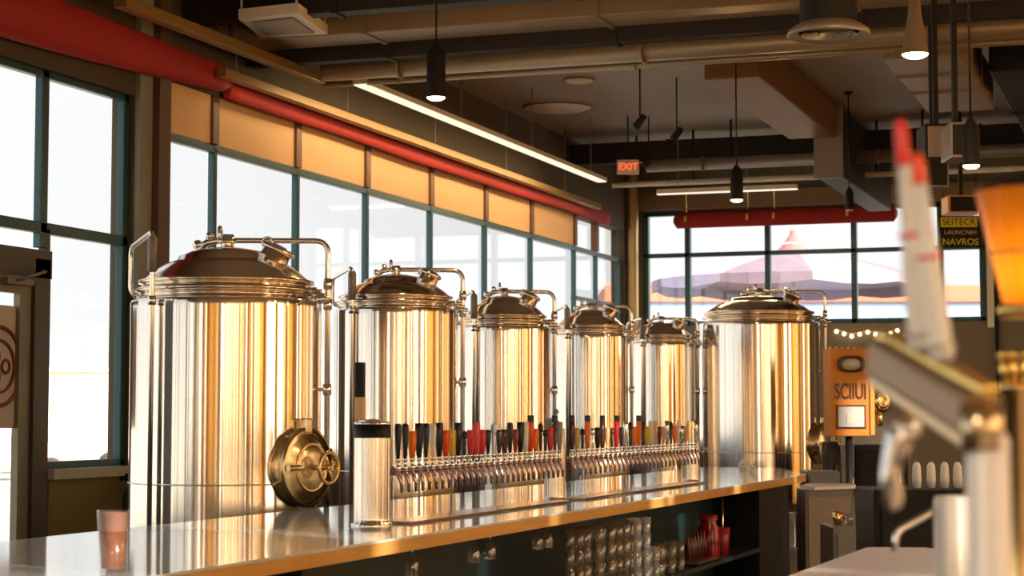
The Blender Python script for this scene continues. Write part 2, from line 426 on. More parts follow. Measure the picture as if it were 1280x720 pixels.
fabric_tube('fabric_duct', (-8.335, 3, 4.55), (-8.335, yR, 4.80), lambda s, L: (.215 - .075 * max(0, (3 + s - y_0) / (yR - y_0)) + .012 * math.sin(s * 1.3 + 1)) * min(1, math.sqrt(max(0, (L - s) / .12)) + .45), lambda s: .01 * math.sin(s * .9), 'fat red fabric duct above the near left windows')
fabric_tube('fabric_duct', (-8.385, yR + .01, 4.74), (-8.385, wy(745) + .4, 4.74), lambda s, L: .115 + .006 * math.sin(s * 1.7), lambda s: .006 * math.sin(s * .8), 'slim red fabric duct under the gold fixture along the far left windows', flat=.42)
ra = ony(842, 276, BY - .3); rb = ony(1122, 264, BY - .3)
rd = fabric_tube('fabric_duct', ra, (rb.x, ra.y, ra.z), lambda s, L: .13 * min(1, math.sqrt(s / .12) + .35, math.sqrt((L - s) / .05 + .1)), lambda s: 0, 'shorter red fabric duct with rounded end above the back windows')
for px in (858, 935, 968, 1060):
    hx = ony(px, 270, ra.y).x; MB().tube([(hx, ra.y, ra.z + .1), (hx, ra.y, CZ)], .01, 8).build('hanger_wire', 'brass', rd)
    MB().box((hx, ra.y - .075, ra.z + .02), (.05, .02, .1), bev=.006).build('duct_clip', 'gold', rd)
sd_ = [o for o in COL.objects if o.get('label', '').startswith('slim red')][0]
for k in range(6): yy = yR + .8 + k * 2.2; MB().box((-8.422, yy, 4.75), (.07, .05, .05)).build('wall_bracket', 'ductdark', sd_)
g_ = empty('string_lights', ony(1048, 414, BY - .03), 'short string of small gold bulbs on the wall under the back window sill', 'string lights')
gp = [ony(x, y, BY - .03) - g_.location for x, y in ((1046, 412), (1065, 418), (1085, 413), (1105, 418), (1122, 411))]
MB().tube(gp, .008, 8, fillet=.1).build('cable', 'h_tan', g_)
gb = emis('small_bulb', (1, .75, .4), 2.5)
for k in range(9):
    t = k / 8 * 3.999; a = gp[int(t)].lerp(gp[int(t) + 1], t - int(t)); MB().ball(a + Vector((0, -.03, -.03)), .035, n=10).build('bulb', gb, g_)
cp = ony(790, 400, 29.9)
struct(MB().lathe([(.11, 0), (.11, 5.74)], (cp.x, 29.9, 0), n=24).build('trim_8', 'post'))

# ------------------------------------------------------------------ ceiling services (cross members run parallel to X)
def cross(px, py, z): return onz(px, py, z).y
def crosspipe(name, px, py, z, r, m, label, cat, x0=WX + .03, x1=RX - .03, hang=True, x0px=None):
    y = cross(px, py, z)
    if x0px: x0 = onz(x0px, py, z).x
    e = empty(name, (x0, y, z), label, cat)
    MB().tube([(0, 0, 0), (x1 - x0, 0, 0)], r, 20).build('run', m, e)
    k = .8
    while k < x1 - x0: MB().torus((k, 0, 0), (1, 0, 0), r * 1.08, r * .12 + .004, 20, 6).build('coupling', m, e); k += 2.4
    if hang:
        k = 1.2
        while k < x1 - x0 - .5:
            MB().box((k, 0, (CZ - z) / 2 + r * .5), (.03, .03, CZ - z - r)).build('hanger_rod', 'ductdark', e); k += 2.6
    return e
def crossbox(name, px, py, z, w, h, m, label, cat, x0=WX + .01, x1=RX - .01):
    y = cross(px, py, z); e = empty(name, (x0, y, z), label, cat)
    MB().box(((x1 - x0) / 2, 0, 0), (x1 - x0, w, h), bev=.01).build('body', m, e)
    k = 1.5
    while k < x1 - x0 - .2: MB().box((k, 0, 0), (.04, w + .03, h + .03)).build('seam', m, e); k += 2.2
    t = CZ - z - h / 2; k = 1.
    while t > .02 and k < x1 - x0: MB().box((k, 0, h / 2 + t / 2), (.03, .03, t)).build('hanger_rod', 'ductdark', e); k += 2.9
    return e
crosspipe('ceiling_pipe', 640, 91, 4.95, .035, 'cpipe', 'thin tan pipe crossing below the dark ceiling girder, lowest of the bundle', 'pipe', x0px=367)
crosspipe('ceiling_pipe', 640, 74, 5.0, .1, 'cpipe', 'thick brown pipe crossing the ceiling just above the thin tan pipe', 'pipe', x0px=367)
crossbox('ceiling_girder', 640, 46, 5.15, .16, .26, 'beam', 'dark steel girder crossing the ceiling in front of the pipes', 'girder')
crossbox('air_duct', 640, 20, 5.25, .5, .22, 'duct', 'broad tan rectangular duct crossing the ceiling nearest the camera', 'air duct')
crosspipe('ceiling_pipe', 900, 204, 5.15, .085, 'ductgrey', 'grey round pipe crossing near the back wall above the fire sprinkler line', 'pipe', x0px=800)
crosspipe('ceiling_pipe', 900, 226, 5.0, .04, 'cream', 'pale slim pipe crossing in front of the back windows', 'pipe', x0px=752)
crossbox('ceiling_girder', 900, 186, 5.5, .2, .3, 'beam', 'dark girder crossing the far ceiling just before the back wall', 'girder')
# second dark beam line at very top
crossbox('ceiling_girder', 640, -20, 5.35, .2, .3, 'beam', 'dark girder at the very top edge of the view', 'girder')

# linear fixtures running along Y
def linear(name, p0, p1, w, h, m, label, glow, power=0, hang=True, n=1, spread=None, wires=True):
    e = empty(name, p0, label, 'ceiling light'); d = p1 - p0
    u = MB(); u.span((0, 0, 0), d, w, h, .005); u.build('housing', m, e)
    if glow: MB().span(Vector((0, 0, -h / 2 - .006)), d + Vector((0, 0, -h / 2 - .006)), w * .8, .012).build('diffuser', 'bulbw', e)
    L = d.length; k = .3
    while k < L and wires:
        c = d * (k / L)
        MB().box((c.x, c.y, h / 2 + (CZ - p0.z - h / 2) / 2), (.012, .012, CZ - p0.z - h / 2)).build('hanger_wire', 'ductgrey', e); k += 2.5
    if power:
        li = bpy.data.lights.new('strip_lamp', 'AREA'); li.shape = 'RECTANGLE'; li.size = L * .95; li.size_y = .1; li.energy = power; li.color = (1, .7, .36)
        lo = bpy.data.objects.new('strip_lamp', li); COL.objects.link(lo); lo.parent = e; lo.location = d / 2 + Vector((0, 0, -h / 2 - .03))
        lo.rotation_euler = (0, spread or 0, math.atan2(d.y, d.x)) if not spread else Matrix.LocRotScale(None, (Matrix.Rotation(spread, 3, 'Y') @ Matrix.Rotation(PI / 2, 3, 'Z')).to_quaternion(), None).to_euler()
    return e
def pline(x0, y0, x1, z):
    p = onz(x0, y0, z); q = Vector((p.x, onx(x1, y0, p.x).y, z)); return p, q
p, q = pline(450, 102, 752, 4.95); linear('linear_light', p, q, .16, .05, 'cream', 'long cream linear light hanging off the window wall in mid ceiling', True, 50, spread=1.0)
p, q = pline(150, 2, 402, 4.98); linear('cable_tray', p, q, .12, .09, 'goldfix', 'ochre channel hanging at upper left over the window wall', False, wires=False)
MB().box((0, 0, (CZ - 4.98) / 2), (.02, .02, CZ - 4.98 - .05)).build('hanger_wire', 'ductgrey', bpy.data.objects['cable_tray'], (0, .3, .0)); bpy.data.objects['cable_tray']['category'] = 'cable tray'
x = -8.02
x = -8.2
p = onx(463, 157, x); p.y = onx(276, 92, x).y; q = Vector((x, onx(748, 240, x).y, p.z)); linear('wall_washer', p, q, .1, .08, 'goldfix', 'long gold wall-wash fixture tight above the red duct', False, 8, spread=.3)
p = onx(322, 117, -8.08); q = Vector((-8.08, onx(440, 150, -8.08).y, p.z - .05)); p.z -= .05
# back-wall strip
a = onz(822, 240, 4.85); e = linear('linear_light', a, Vector((a.x + 2.0, a.y, 4.85)), .14, .06, 'cream', 'cream linear light running across before the back windows', True, 50)

# ceiling air diffuser (square tray) at upper left
pts = [onz(298, 24, 5.15), onz(372, 16, 5.15), onz(410, 43, 5.15), onz(326, 47, 5.15)]
c = sum(pts, Vector()) / 4
e = empty('ceiling_cassette', c, 'square white air cassette hung from the ceiling at upper left', 'air vent')
MB().prism([(p - c) for p in pts], 0, .09).build('tray', 'cream', e)
MB().prism([(p - c) * .7 for p in pts], -.015, 0).build('grille', 'ductgrey', e)
b = MB()
for p in pts: b.box(((p - c).x * .93, (p - c).y * .93, .09 + (CZ - 5.24) / 2), (.015, .015, CZ - 5.24))
b.build('hanger_rod', 'cream', e)

# duct-like black box added to darken the ceiling at the far upper right
def darkening_box(xa, xb, ya, yb, za, zb, label):
    e = empty('air_duct', (xa, ya, za), label, 'air duct'); w, l, h = xb - xa, yb - ya, zb - za
    MB().box((w / 2, l / 2, h / 2), (w, l, h), bev=.02).build('body', 'black', e)
    for k in (.33, .66): MB().box((w / 2, l * k, h / 2), (w + .03, .05, h + .03)).build('seam', 'ductdark', e)
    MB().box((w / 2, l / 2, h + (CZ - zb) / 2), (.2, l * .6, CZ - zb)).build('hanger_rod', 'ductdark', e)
p = onz(1196, 92, 4.95); q = onz(1290, 200, 4.95)
darkening_box(p.x + .3, p.x + 2.8, p.y, q.y + 1.5, 4.95, 5.5, 'broad black box added to darken the upper right corner beyond the tan duct')
# big ducts at right
p = onz(1020, 222, 4.75); q = onz(1047, 225, 4.75)
dx0, dx1, dy0 = p.x, p.x + .3, p.y
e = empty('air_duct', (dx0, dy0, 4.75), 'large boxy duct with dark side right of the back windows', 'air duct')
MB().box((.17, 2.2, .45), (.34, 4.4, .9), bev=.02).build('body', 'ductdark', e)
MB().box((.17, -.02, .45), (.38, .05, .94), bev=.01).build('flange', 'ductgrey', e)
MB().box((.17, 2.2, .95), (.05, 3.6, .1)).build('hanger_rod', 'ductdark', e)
# sloping tan duct over the bar
q0, q1, q2, q3 = onz(1108, 86, 4.9), onz(1187, 70, 4.9), onz(1277, 176, 4.9), onz(1166, 141, 4.9)
x0, x1 = (q0.x + q3.x) / 2, (q1.x + q2.x) / 2; y0, y1 = min(q0.y, q1.y), q3.y
e = empty('air_duct', (x0, y0, 4.9), 'wide tan duct with lamplit underside at upper right', 'air duct')
MB().box(((x1 - x0) / 2, (y1 - y0) / 2, .2), (x1 - x0, y1 - y0, .4), bev=.01).build('body', 'duct', e)
for k in (.3, .6): MB().box(((x1 - x0) / 2, (y1 - y0) * k, .2), (x1 - x0 + .03, .04, .43)).build('seam', 'duct', e)
MB().box(((x1 - x0) / 2, (y1 - y0) / 2, .625), (.4, y1 - y0 - .5, .45)).build('hanger_rod', 'ductdark', e)
# long brown duct on the left of it
p = onz(880, 100, 5.25); q = onz(1010, 180, 5.25)
e = empty('air_duct', (p.x, p.y, 5.25), 'long reddish brown duct receding above the far tank', 'air duct')
MB().box((.3, (dy0 - p.y - 0.1) / 2, .22), (.6, dy0 - p.y - .1, .44), bev=.02).build('body', mat('duct_brown', (.22, .1, .035), .5, .3), e)
MB().box((.3, (dy0 - p.y) / 2, .47), (.3, 2, .06)).build('hanger_rod', 'ductdark', e)
# round drop duct and diffuser
c = at(1036, 40, 12.6)
e = empty('round_diffuser', (c.x, c.y, c.z), 'round dark drop duct ending in a flared diffuser at upper right', 'air vent')
MB().lathe([(.19, .02), (.19, CZ - c.z)], n=40).build('drop_duct', 'ductdark', e)
MB().lathe([(.19, .06), (.27, .01), (.275, -.02), (.26, -.03), (.2, .0)], n=40).build('diffuser_rim', 'ductgrey', e)
b = MB()
for r in (.05, .1, .15): b.lathe([(r, .02), (r + .035, -.02)], n=32)
b.build('diffuser_cone', 'ductgrey', e)
c = at(1104, -5, 14); e = empty('junction_box', (c.x, c.y, CZ), 'orange brown box fixed to the ceiling beside the round duct', 'box')
MB().box((0, 0, -.45), (.24, .3, .9), bev=.01).build('box_body', mat('box_brown', (.35, .15, .03), .5), e)
MB().box((0, -.16, -.5), (.18, .02, .6), bev=.01).build('box_cover', mat('box_brown2', (.3, .12, .03), .5), e)
# dark equipment at upper right (speakers/projector cluster)
def ceilbox(name, px0, px1, py0, py1, D, m, label, cat, depth=.35):
    a = at(px0, py1, D); b_ = at(px1, py0, D); w = (b_ - a).dot(RT); h = b_.z - a.z
    e = empty(name, (a + RT * w / 2 + HZ * depth / 2).to_tuple()[:2] + (a.z,), label, cat, rz=YAW)
    MB().box((0, 0, h / 2), (w, depth, h), bev=.015).build('cabinet', m, e)
    MB().box((0, -depth / 2 - .005, h / 2), (w * .84, .015, h * .84), bev=.004).build('front_grille', 'ductdark' if m != 'ductdark' else 'ductgrey', e)
    MB().box((0, 0, h + (CZ - a.z - h) / 2), (.04, .04, CZ - a.z - h)).build('mount', 'ductdark', e)
    return e
ceilbox('ceiling_speaker', 1157, 1195, 154, 200, 15, 'ductdark', 'black speaker box hung at upper right beyond the tap handles', 'speaker')
ceilbox('ceiling_speaker', 1189, 1213, 152, 197, 14, 'ductgrey', 'grey speaker box hung beside the right pendant lamp', 'speaker')
ceilbox('ceiling_speaker', 1157, 1186, 202, 234, 16, 'ductgrey', 'small grey speaker box hung below the black one', 'speaker')
ceilbox('wall_sign_box', 1185, 1226, 244, 266, 22, 'orange2', 'small orange box hung above the yellow-lettered board', 'sign')

# pendants
def pendant(px, pyb, pyt, wpx, D, label, glow=True, cone=False, power=18):
    c = at(px, pyb, D); s = D / 2400; r = wpx * s / 2; h = (pyb - pyt) * s
    e = empty('pendant_lamp', c, label, 'pendant lamp')
    if cone: prof = [(r, 0), (r * .95, .02), (r * .5, h * .55), (r * .3, h), (0, h)]
    else: prof = [(r, 0), (r, h * .85), (r * .6, h * .95), (r * .3, h * 1.05), (0, h * 1.05)]
    MB().lathe(prof, n=28).build('lamp_shade', 'ductdark' if not cone else 'duct', e)
    MB().lathe([(0, .012), (r * .93, .012), (r * .93, -.006), (r * .6, -.02), (0, -.024)], n=28).build('bulb', 'bulb' if glow else 'h_tan', e)
    MB().tube([(0, 0, h * .9), (0, 0, CZ - c.z)], .008, 8).build('cord', 'black', e)
    MB().lathe([(0, -.03), (.05, -.03), (.06, 0)], (0, 0, CZ - c.z), n=16).build('canopy', 'ductdark', e)
    if power:
        li = bpy.data.lights.new('pendant_light', 'POINT'); li.energy = power; li.color = (1, .62, .28); li.shadow_soft_size = .06
        lo = bpy.data.objects.new('pendant_light', li); COL.objects.link(lo); lo.parent = e; lo.location = (0, 0, -.09)
pendant(545, 122, 56, 24, 15, 'black cylinder pendant lamp glowing in front of the ceiling pipes')
pendant(921, 250, 208, 16, 20, 'slim dark pendant lamp hanging on a long cord before the back windows', power=12)
pendant(1144, 68, -25, 34, 11, 'brown flared pendant lamp shining bright at upper right', cone=True, power=30)
pendant(1214, 207, 150, 22, 12.5, 'dark cylinder pendant lamp at the right with a tan glow below', power=18)
pendant(1062, 262, 235, 10, 24, 'tiny dark pendant lamp against the back window mullion', glow=False, power=0)
# pendant added out of frame as fill light for the foreground column and counter
def fill_pendant(x, y, z, lab):
    e = empty('pendant_lamp', (x, y, z), lab, 'pendant lamp')
    MB().lathe([(.08, 0), (.08, .34), (.05, .4), (0, .42)], n=28).build('lamp_shade', 'ductdark', e); MB().lathe([(0, .012), (.074, .012), (.074, -.006), (0, -.02)], n=28).build('bulb', 'bulb', e)
    MB().tube([(0, 0, .4), (0, 0, CZ - z)], .008, 8).build('cord', 'black', e)
    li = bpy.data.lights.new('pendant_light', 'POINT'); li.energy = 45; li.color = (1, .82, .6); li.shadow_soft_size = .07
    lo = bpy.data.objects.new('pendant_light', li); COL.objects.link(lo); lo.parent = e; lo.location = (0, 0, -.1)
fill_pendant(-1.1, .4, 2.9, 'unseen dark cylinder pendant added near the viewer to brighten the foreground')
# exit sign
c = at(785, 209, 26)
e = empty('exit_sign', (c.x, c.y, c.z), 'small red exit sign hanging in the far left corner', 'sign', rz=YAW)
MB().box((0, 0, 0), (.3, .06, .2), bev=.01).build('sign_box', 'cream', e)
textmesh('sign_letters', 'EXIT', .13, 'exitred', e, (0, -.035, 0), (PI / 2, 0, 0))
MB().box((0, 0, .1 + (CZ - c.z - .1) / 2), (.02, .02, CZ - c.z - .1)).build('sign_stem', 'ductdark', e)
# ceiling spot lights
def spot(px, py, D, label):
    c = at(px, py, D); e = empty('spotlight', c, label, 'spotlight', rz=YAW)
    MB().lathe([(0, .09), (.035, .09), (.045, 0), (.05, -.08), (.04, -.08), (0, -.05)], axis=(.5, -.4, .6), n=16).build('can', 'ductdark', e)
    MB().tube([(0, 0, .06), (0, 0, CZ - c.z)], .01, 8).build('stem', 'ductdark', e)
spot(811, 200, 26, 'small black spotlight beside the red exit sign')
spot(846, 168, 23, 'small black spotlight on a stem in the middle of the far ceiling')
spot(800, 152, 22, 'tiny ceiling spotlight left of the far stem spotlight')
def ceil_disc(px, py, D, r, label):
    c = onz(px, py, CZ); e = empty('ceiling_disc', (c.x, c.y, CZ), label, 'ceiling light')
    MB().lathe([(0, -.06), (r * .8, -.05), (r, -.02), (r, 0)], n=28).build('disc', 'cream', e)
    MB().torus((0, 0, -.02), (0, 0, 1), r, .012).build('disc_rim', 'ductgrey', e)
ceil_disc(697, 133, 22, .45, 'wide pale ceiling disc in the middle ceiling')
ceil_disc(724, 98, 20, .18, 'small round ceiling disc above the wide pale one')

# ------------------------------------------------------------------ fermentation tanks
def manway(e, ang, r, z, R, name='manway'):
    d = Vector((math.cos(ang), math.sin(ang), 0)); u = Vector((-d.y, d.x, 0)); c = d * (r - .03) + Vector((0, 0, z))
    m = MB(); m.lathe([(R, -.05), (R, .06), (R * 1.06, .07), (R * 1.06, .1), (R * .98, .105)], c, d, 40)
    o = m.build(name, 'bronze', e)
    MB().lathe([(R * .98, .09), (R * .8, .1), (R * .7, .125), (R * .35, .15), (0, .155)], c, d, 40).build('door_plate', 'bronze', o)
    MB().torus(c + d * .12, d, R * .62, .018, 32, 8).build('door_rim', 'brass', o)
    b = MB(); b.tube([c + d * .14, c + d * .3], .018, 12); b.torus(c + d * .27, d, R * .4, .014, 24, 8)
    for k in range(4):
        w = u * math.cos(k * PI / 2 + .4) + Vector((0, 0, 1)) * math.sin(k * PI / 2 + .4)
        b.tube([c + d * .27, c + d * .27 + w * R * .4], .01, 8)
    b.build('hand_wheel', 'brass', o)
    b = MB()
    b.box(c + Vector((0, 0, R * 1.1)) + d * .08, (.05, .08, .1), rz=ang, bev=.01); b.tube([c + u * R * 1.1 + d * .08 + Vector((0, 0, -.08)), c + u * R * 1.1 + d * .08 + Vector((0, 0, .08))], .025)
    b.tube([c + d * .13 - u * R, c + d * .13 + u * R * 1.1], .02); b.build('clamp_arm', 'bronze', o)
def tank(cpx, D, r, ztop, label, m='steel', man=None, loop=True, right=True, kz=1.0, flat=1.0, group='stainless brewing tanks behind the bar'):
    c = at(cpx, 520, D); e = empty('brewing_tank', (c.x, c.y, 0), label, 'brewing tank', group)
    zt = ztop
    body = MB().lathe([(r * .3, .42), (r * .8, .48), (r * .97, .56), (r, .6), (r, .64), (r, 1.3), (r, zt - .05), (r, zt - .015), (r * .99, zt), (r * .93, zt + .012)], n=96).build('shell', m, e)
    k = r / .64 * kz
    MB().torus((0, 0, 1.22), (0, 0, 1), r, .006, 96, 6).build('weld_band', 'pipe', e)
    MB().lathe([(r * .93, zt + .012), (r * .9, zt + .02 * k), (r * .91, zt + .05 * k), (r * .95, zt + .06 * k), (r * .95, zt + .085 * k), (r * .89, zt + .09 * k), (r * .88, zt + .11 * k),
                (r * .92, zt + .118 * k), (r * .92, zt + .14 * k), (r * .86, zt + .15 * k)], n=96).build('rim', 'lid', e)
    MB().lathe([(r * .86, zt + .15 * k), (r * .8, zt + .185 * k), (r * .66, zt + .25 * k), (r * .55, zt + .275 * k), (r * .52, zt + .28 * k), (r * .5, zt + .31 * k), (r * .36, zt + .345 * k * flat), (r * .15, zt + .37 * k * flat), (0, zt + .375 * k * flat)], n=96).build('lid', 'lid', e)
    for j in range(4):
        a = PI / 4 + j * PI / 2; x, y = r * .72 * math.cos(a), r * .72 * math.sin(a)
        MB().lathe([(.05, 0), (.05, .02), (.035, .03), (.035, .62), (0, .62)], (x, y, 0), n=14).build('leg', 'pipe', e)
    # top fitting cluster
    b = MB(); zz = zt + .36 * k * flat
    b.tube([(0, 0, zz - .02), (0, 0, zz + .1 * k)], .035 * k + .01, 14); b.torus((0, 0, zz + .05 * k), (0, 0, 1), .05 * k + .012, .012, 20, 6)
    b.tube([Vector((0, 0, zz + .07 * k)), -RT * .13 * k + Vector((0, 0, zz + .05 * k)), -RT * .2 * k + Vector((0, 0, zz))], .025 * k, 12)
    b.ball(-RT * .12 * k + Vector((0, 0, zz + .09 * k)), .03 * k)
    b.torus(Vector((0, 0, zz + .1 * k)) - RT * .05 * k, RT, .05 * k, .014, 18, 8); b.ball(-RT * .2 * k + Vector((0, 0, zz + .03 * k)), .035 * k)
    b.build('top_valve', 'chrome', e)
    b = MB(); o_ = RT * r * .5 - HZ * r * .1; zo = zt + .28 * k
    b.lathe([(.1 * k, -.06), (.1 * k, .06), (.12 * k, .065), (.12 * k, .09), (.06 * k, .11), (0, .115)], o_ + Vector((0, 0, zo)), axis=RT * .45 + Vector((0, 0, 1)), n=24)
    b.torus(o_ + Vector((0, 0, zo + .12 * k)) - RT * .04, HZ, .035 * k, .009, 18, 6)
    b.build('relief_valve', 'chrome', e)
    b = MB(); o_ = RT * r * .82 - HZ * r * .25
    for j in range(3): b.lathe([(0, 0), (.03 * k, 0), (.03 * k, .05), (.016, .06), (.016, .09), (0, .095)], RT * r * (.9 + .05 * j) - HZ * r * (.3 + .1 * j) + Vector((0, 0, zt + .06 * k - .03 * j)), axis=RT - HZ * .2, n=14)
    b.build('side_fitting', 'chrome', e)
    top = zz + .06 * k
    if right:
        b = MB(); far = RT * (r * 1.08) - HZ * (r * .12)
        b.tube([Vector((0, 0, top)), RT * .1 + Vector((0, 0, top)), far + Vector((0, 0, top - .01)), far + Vector((0, 0, .05))], .019, 14, fillet=.09)
        pr = b.build('spray_pipe', 'pipe', e)
        b = MB()
        for z in (zt - .02, zt + .12, zt - .6, 1.25): MB().lathe([(.019, -.04), (.03, -.035), (.03, .035), (.019, .04)], far + Vector((0, 0, z)), n=14).build('pipe_coupling', 'chrome', pr)
        MB().tube([far + Vector((0, 0, zt - .6)), RT * r * .9 + Vector((0, 0, zt - .6))], .012).build('pipe_bracket', 'chrome', pr)
    if loop:
        s = -RT; out = s * r * .985 + HZ * .0; o2 = s * (r * .63) - HZ * (r * .86)
        h = zt + (.37 if r > .6 else .33) * k
        b = MB(); b.tube([s * r * .8 + Vector((0, 0, zt + .02)) , s * (r * 1.02) + Vector((0, 0, zt + .05)), s * (r * 1.02) + Vector((0, 0, h)), o2 + Vector((0, 0, h + .06)), o2 + Vector((0, 0, .05))], .017, 14, fillet=.07)
        pr = b.build('return_pipe', 'pipe', e)
        b = MB(); b.lathe([(.017, -.12), (.033, -.11), (.033, .1), (.022, .12)], o2 + Vector((0, 0, h - .09)), n=16); MB().lathe([(.017, -.03), (.028, -.03), (.028, .03), (.017, .03)], o2 + Vector((0, 0, zt - .02)), n=14).build('pipe_coupling', 'chrome', pr)
        b.build('pipe_sleeve', 'ductgrey', pr)
    if man: manway(e, man[0], r, man[1], man[2])
    return e
TR_ = lambda px, X=-6.2: (onx(px, 520, X) - EYE).dot(HZ)
cam_ang = math.atan2(-HZ.y, -HZ.x)     # direction from a tank towards the viewer
tank(282, TR_(282), .65, 2.45, 'largest polished brewing tank at left with a round side hatch', man=(cam_ang + math.radians(58), 1.33, .25), flat=1.0)
tank(494, TR_(494), .52, 2.55, 'second polished brewing tank, behind the first tap column', 'steel2')
tank(630, TR_(630), .45, 2.52, 'third brewing tank in the row, behind the left tap rail', kz=1.2)
tank(738, TR_(738), .42, 2.56, 'fourth brewing tank in the row, right of the middle tap column', 'steel2', kz=1.2)
tank(827, TR_(827), .42, 2.58, 'fifth and last tank of the row, beside the corner post', kz=1.15)
tank(950, 24.3, .76, 2.84, 'wide golden tank standing apart before the back windows', man=(cam_ang + math.radians(66), 1.33, .25), loop=False, kz=.85, flat=.95)
# valve arm on the far tank
c = at(893, 395, 24.2)
# ------------------------------------------------------------------ bar
BT = 1.07
poly = [(-3.68, 1.6), (-3.68, 19.7), (-4.45, 22.2), (-5.37, 22.3), (-5.37, 12), (-5.37, 7.5), (-5.2, 1.6)]
e = empty('bar_counter', (-4.5, 12, 0), 'long island bar with pale reflective top and honey wood edge', 'bar counter')
def rel(ps, c=(-4.5, 12)): return [(x - c[0], y - c[1]) for x, y in ps]
MB().prism(rel(poly), BT - .012, BT).build('bar_surface', 'bar', e)
MB().prism(rel(poly), BT - .075, BT - .012).build('wood_edge', 'barwood', e)
MB().prism(rel([(-4.25, 1.8), (-4.25, 19.3), (-4.8, 21.7), (-5.1, 21.7), (-5.1, 1.8)]), 0, BT - .075).build('cabinet', 'teal', e)
MB().prism(rel([(-3.78, 1.8), (-3.78, 17.9), (-4.25, 17.9), (-4.25, 1.8)]), .4, .438).build('undershelf', 'dark', e)
MB().prism(rel([(-3.8, 17.95), (-3.8, 19.4), (-4.5, 21.9), (-5.15, 21.9), (-5.15, 19.31), (-4.26, 19.31), (-4.26, 17.95)]), .0, BT - .075).build('end_cabinet', 'black', e)
MB().prism(rel([(-3.78, 1.8), (-3.78, 17.9), (-4.25, 17.9), (-4.25, 1.8)]), .04, .1).build('kick_shelf', 'dark', e)
for y in (2.2, 5, 8): MB().box((-4.02 + 4.5, y - 12, (BT - .08) / 2), (.44, .04, BT - .085)).build('divider_panel', 'dark', e)

# tap columns and rails
TX = -4.22; RZ = 1.36
cols = [(9.75, .1, 'widest steel tap column at the left with a black band'), (13.0, .075, 'middle steel tap column between the two tap rails'), (17.0, .075, 'far steel tap column at the right end of the tap rails')]
for i, (y, r, lab) in enumerate(cols):
    e = empty('tap_column', (TX, y, BT), lab, 'tap column')
    H = .56 if i == 0 else .5
    MB().lathe([(r * 1.15, 0), (r * 1.15, .012), (r, .02), (r, .04), (r, H - .02), (r, H), (r * .96, H + .01), (0, H + .012)], n=40).build('column_tube', 'steel2', e)
    MB().lathe([(r * .4, H), (r * .4, H + .02), (0, H + .025)], n=20).build('column_cap', 'chrome', e)
    if i == 0:
        MB().lathe([(r * 1.03, H - .08), (r * 1.03, H - .005), (r * .9, H - .004)], n=40).build('black_band', 'black', e)
        MB().tube([RT * -.09 + Vector((0, 0, .0)), RT * -.09 - HZ * .0 + Vector((0, 0, .02))], .01).build('foot', 'chrome', e)
    if i == 1:
        b = MB(); b.box((-.03, 0, H + .05), (.05, .09, .07), bev=.01); b.ball((.0, .03, H + .13), .022); b.box((0, .05, H + .04), (.03, .05, .05), bev=.008); b.build('dark_ornament', 'h_grey', e)
# handle above first column
c = at(432, 530, 10.45)
e = empty('tall_tap_handle', (TX - .06, 9.72, BT + .575), 'tall square tap handle with black top on the first column', 'tap handle')
MB().box((0, 0, .065), (.05, .05, .13), bev=.006).build('handle_stem', 'h_tan', e)
MB().box((0, 0, .225), (.045, .045, .19), bev=.004).build('handle_top', 'black', e)
for i in (0, 1):
    y0 = cols[i][0] + cols[i][1] + .001; y1 = cols[i + 1][0] - cols[i + 1][1] - .001
    e = empty('tap_rail', (TX, y0, RZ), ('left' if i == 0 else 'right') + ' steel tap rail joining the ' + ('first and middle' if i == 0 else 'middle and far') + ' tap columns', 'tap rail')
    MB().tube([(0, 0, 0), (0, y1 - y0, 0)], .026, 20).build('rail_tube', 'railm', e)
    for k in (.03, y1 - y0 - .03): MB().torus((0, k, 0), (0, 1, 0), .028, .008, 20, 8).build('rail_collar', 'chrome', e)
    tag(MB().box((0, (y1 - y0) / 2, .008), (.22, y1 - y0 - .2, .014), bev=.003).build('drip_tray', 'railm', None, (TX + .06, y0, BT)), 'steel drip tray lying on the bar below the ' + ('left' if i == 0 else 'right') + ' tap rail', 'tray')

def make_tap(kind, hcol, hh, topcol=None):
    """faucet local origin at rail centre"""
    e = bpy.data.objects.new('beer_tap', None); COL.objects.link(e); e.empty_display_size = .05
    b = MB(); b.tube([(.0275, 0, 0), (.085, 0, 0)], .013, 10); b.lathe([(.012, .028), (.022, .03), (.022, .038), (.012, .042)], axis=(1, 0, 0), n=12); b.tube([(.06, 0, .012), (.085, 0, -.01), (.105, 0, -.06), (.107, 0, -.115)], .0, 10, rr=[.016, .017, .012, .009])
    b.ball((.083, 0, .005), .02, n=10)
    b.build('faucet', 'railm', e)
    MB().lathe([(.019, 0), (.021, .01), (.013, .02), (.011, .04), (.017, .048), (.015, .056)], (.083, 0, .015), n=12).build('collar', 'chrome', e)
    z0 = .07; b = MB()
    if kind == 'paddle':
        pr = [(.010, .012, 0), (.014, .021, hh * .3), (.016, .027, hh * .7), (.015, .025, hh)]
        prev = None
        for (wx, wy_, z) in pr:
            rg = [b.bm.verts.new((.083 + sx * wx, sy * wy_, z0 + z)) for sx, sy in ((-1, -1), (1, -1), (1, 1), (-1, 1))]
            if prev: b.bridge(prev, rg)
            else: b.face(rg[::-1])
            prev = rg
        b.face(prev)
    elif kind == 'round':
        b.lathe([(.009, 0), (.012, .02), (.018, hh * .5), (.022, hh * .85), (.018, hh * .97), (0, hh)], (.083, 0, z0), n=12)
    else:
        b.lathe([(.009, 0), (.011, .03), (.014, hh * .55), (.009, hh * .62), (.019, hh * .7), (.019, hh * .88), (0, hh)], (.083, 0, z0), n=12)
    b.build('tap_handle', hcol, e, bevel=0)
    if topcol: MB().box((.083, 0, z0 + hh + .02), (.032, .05, .05), bev=.005).build('handle_crown', topcol, e)
    return e
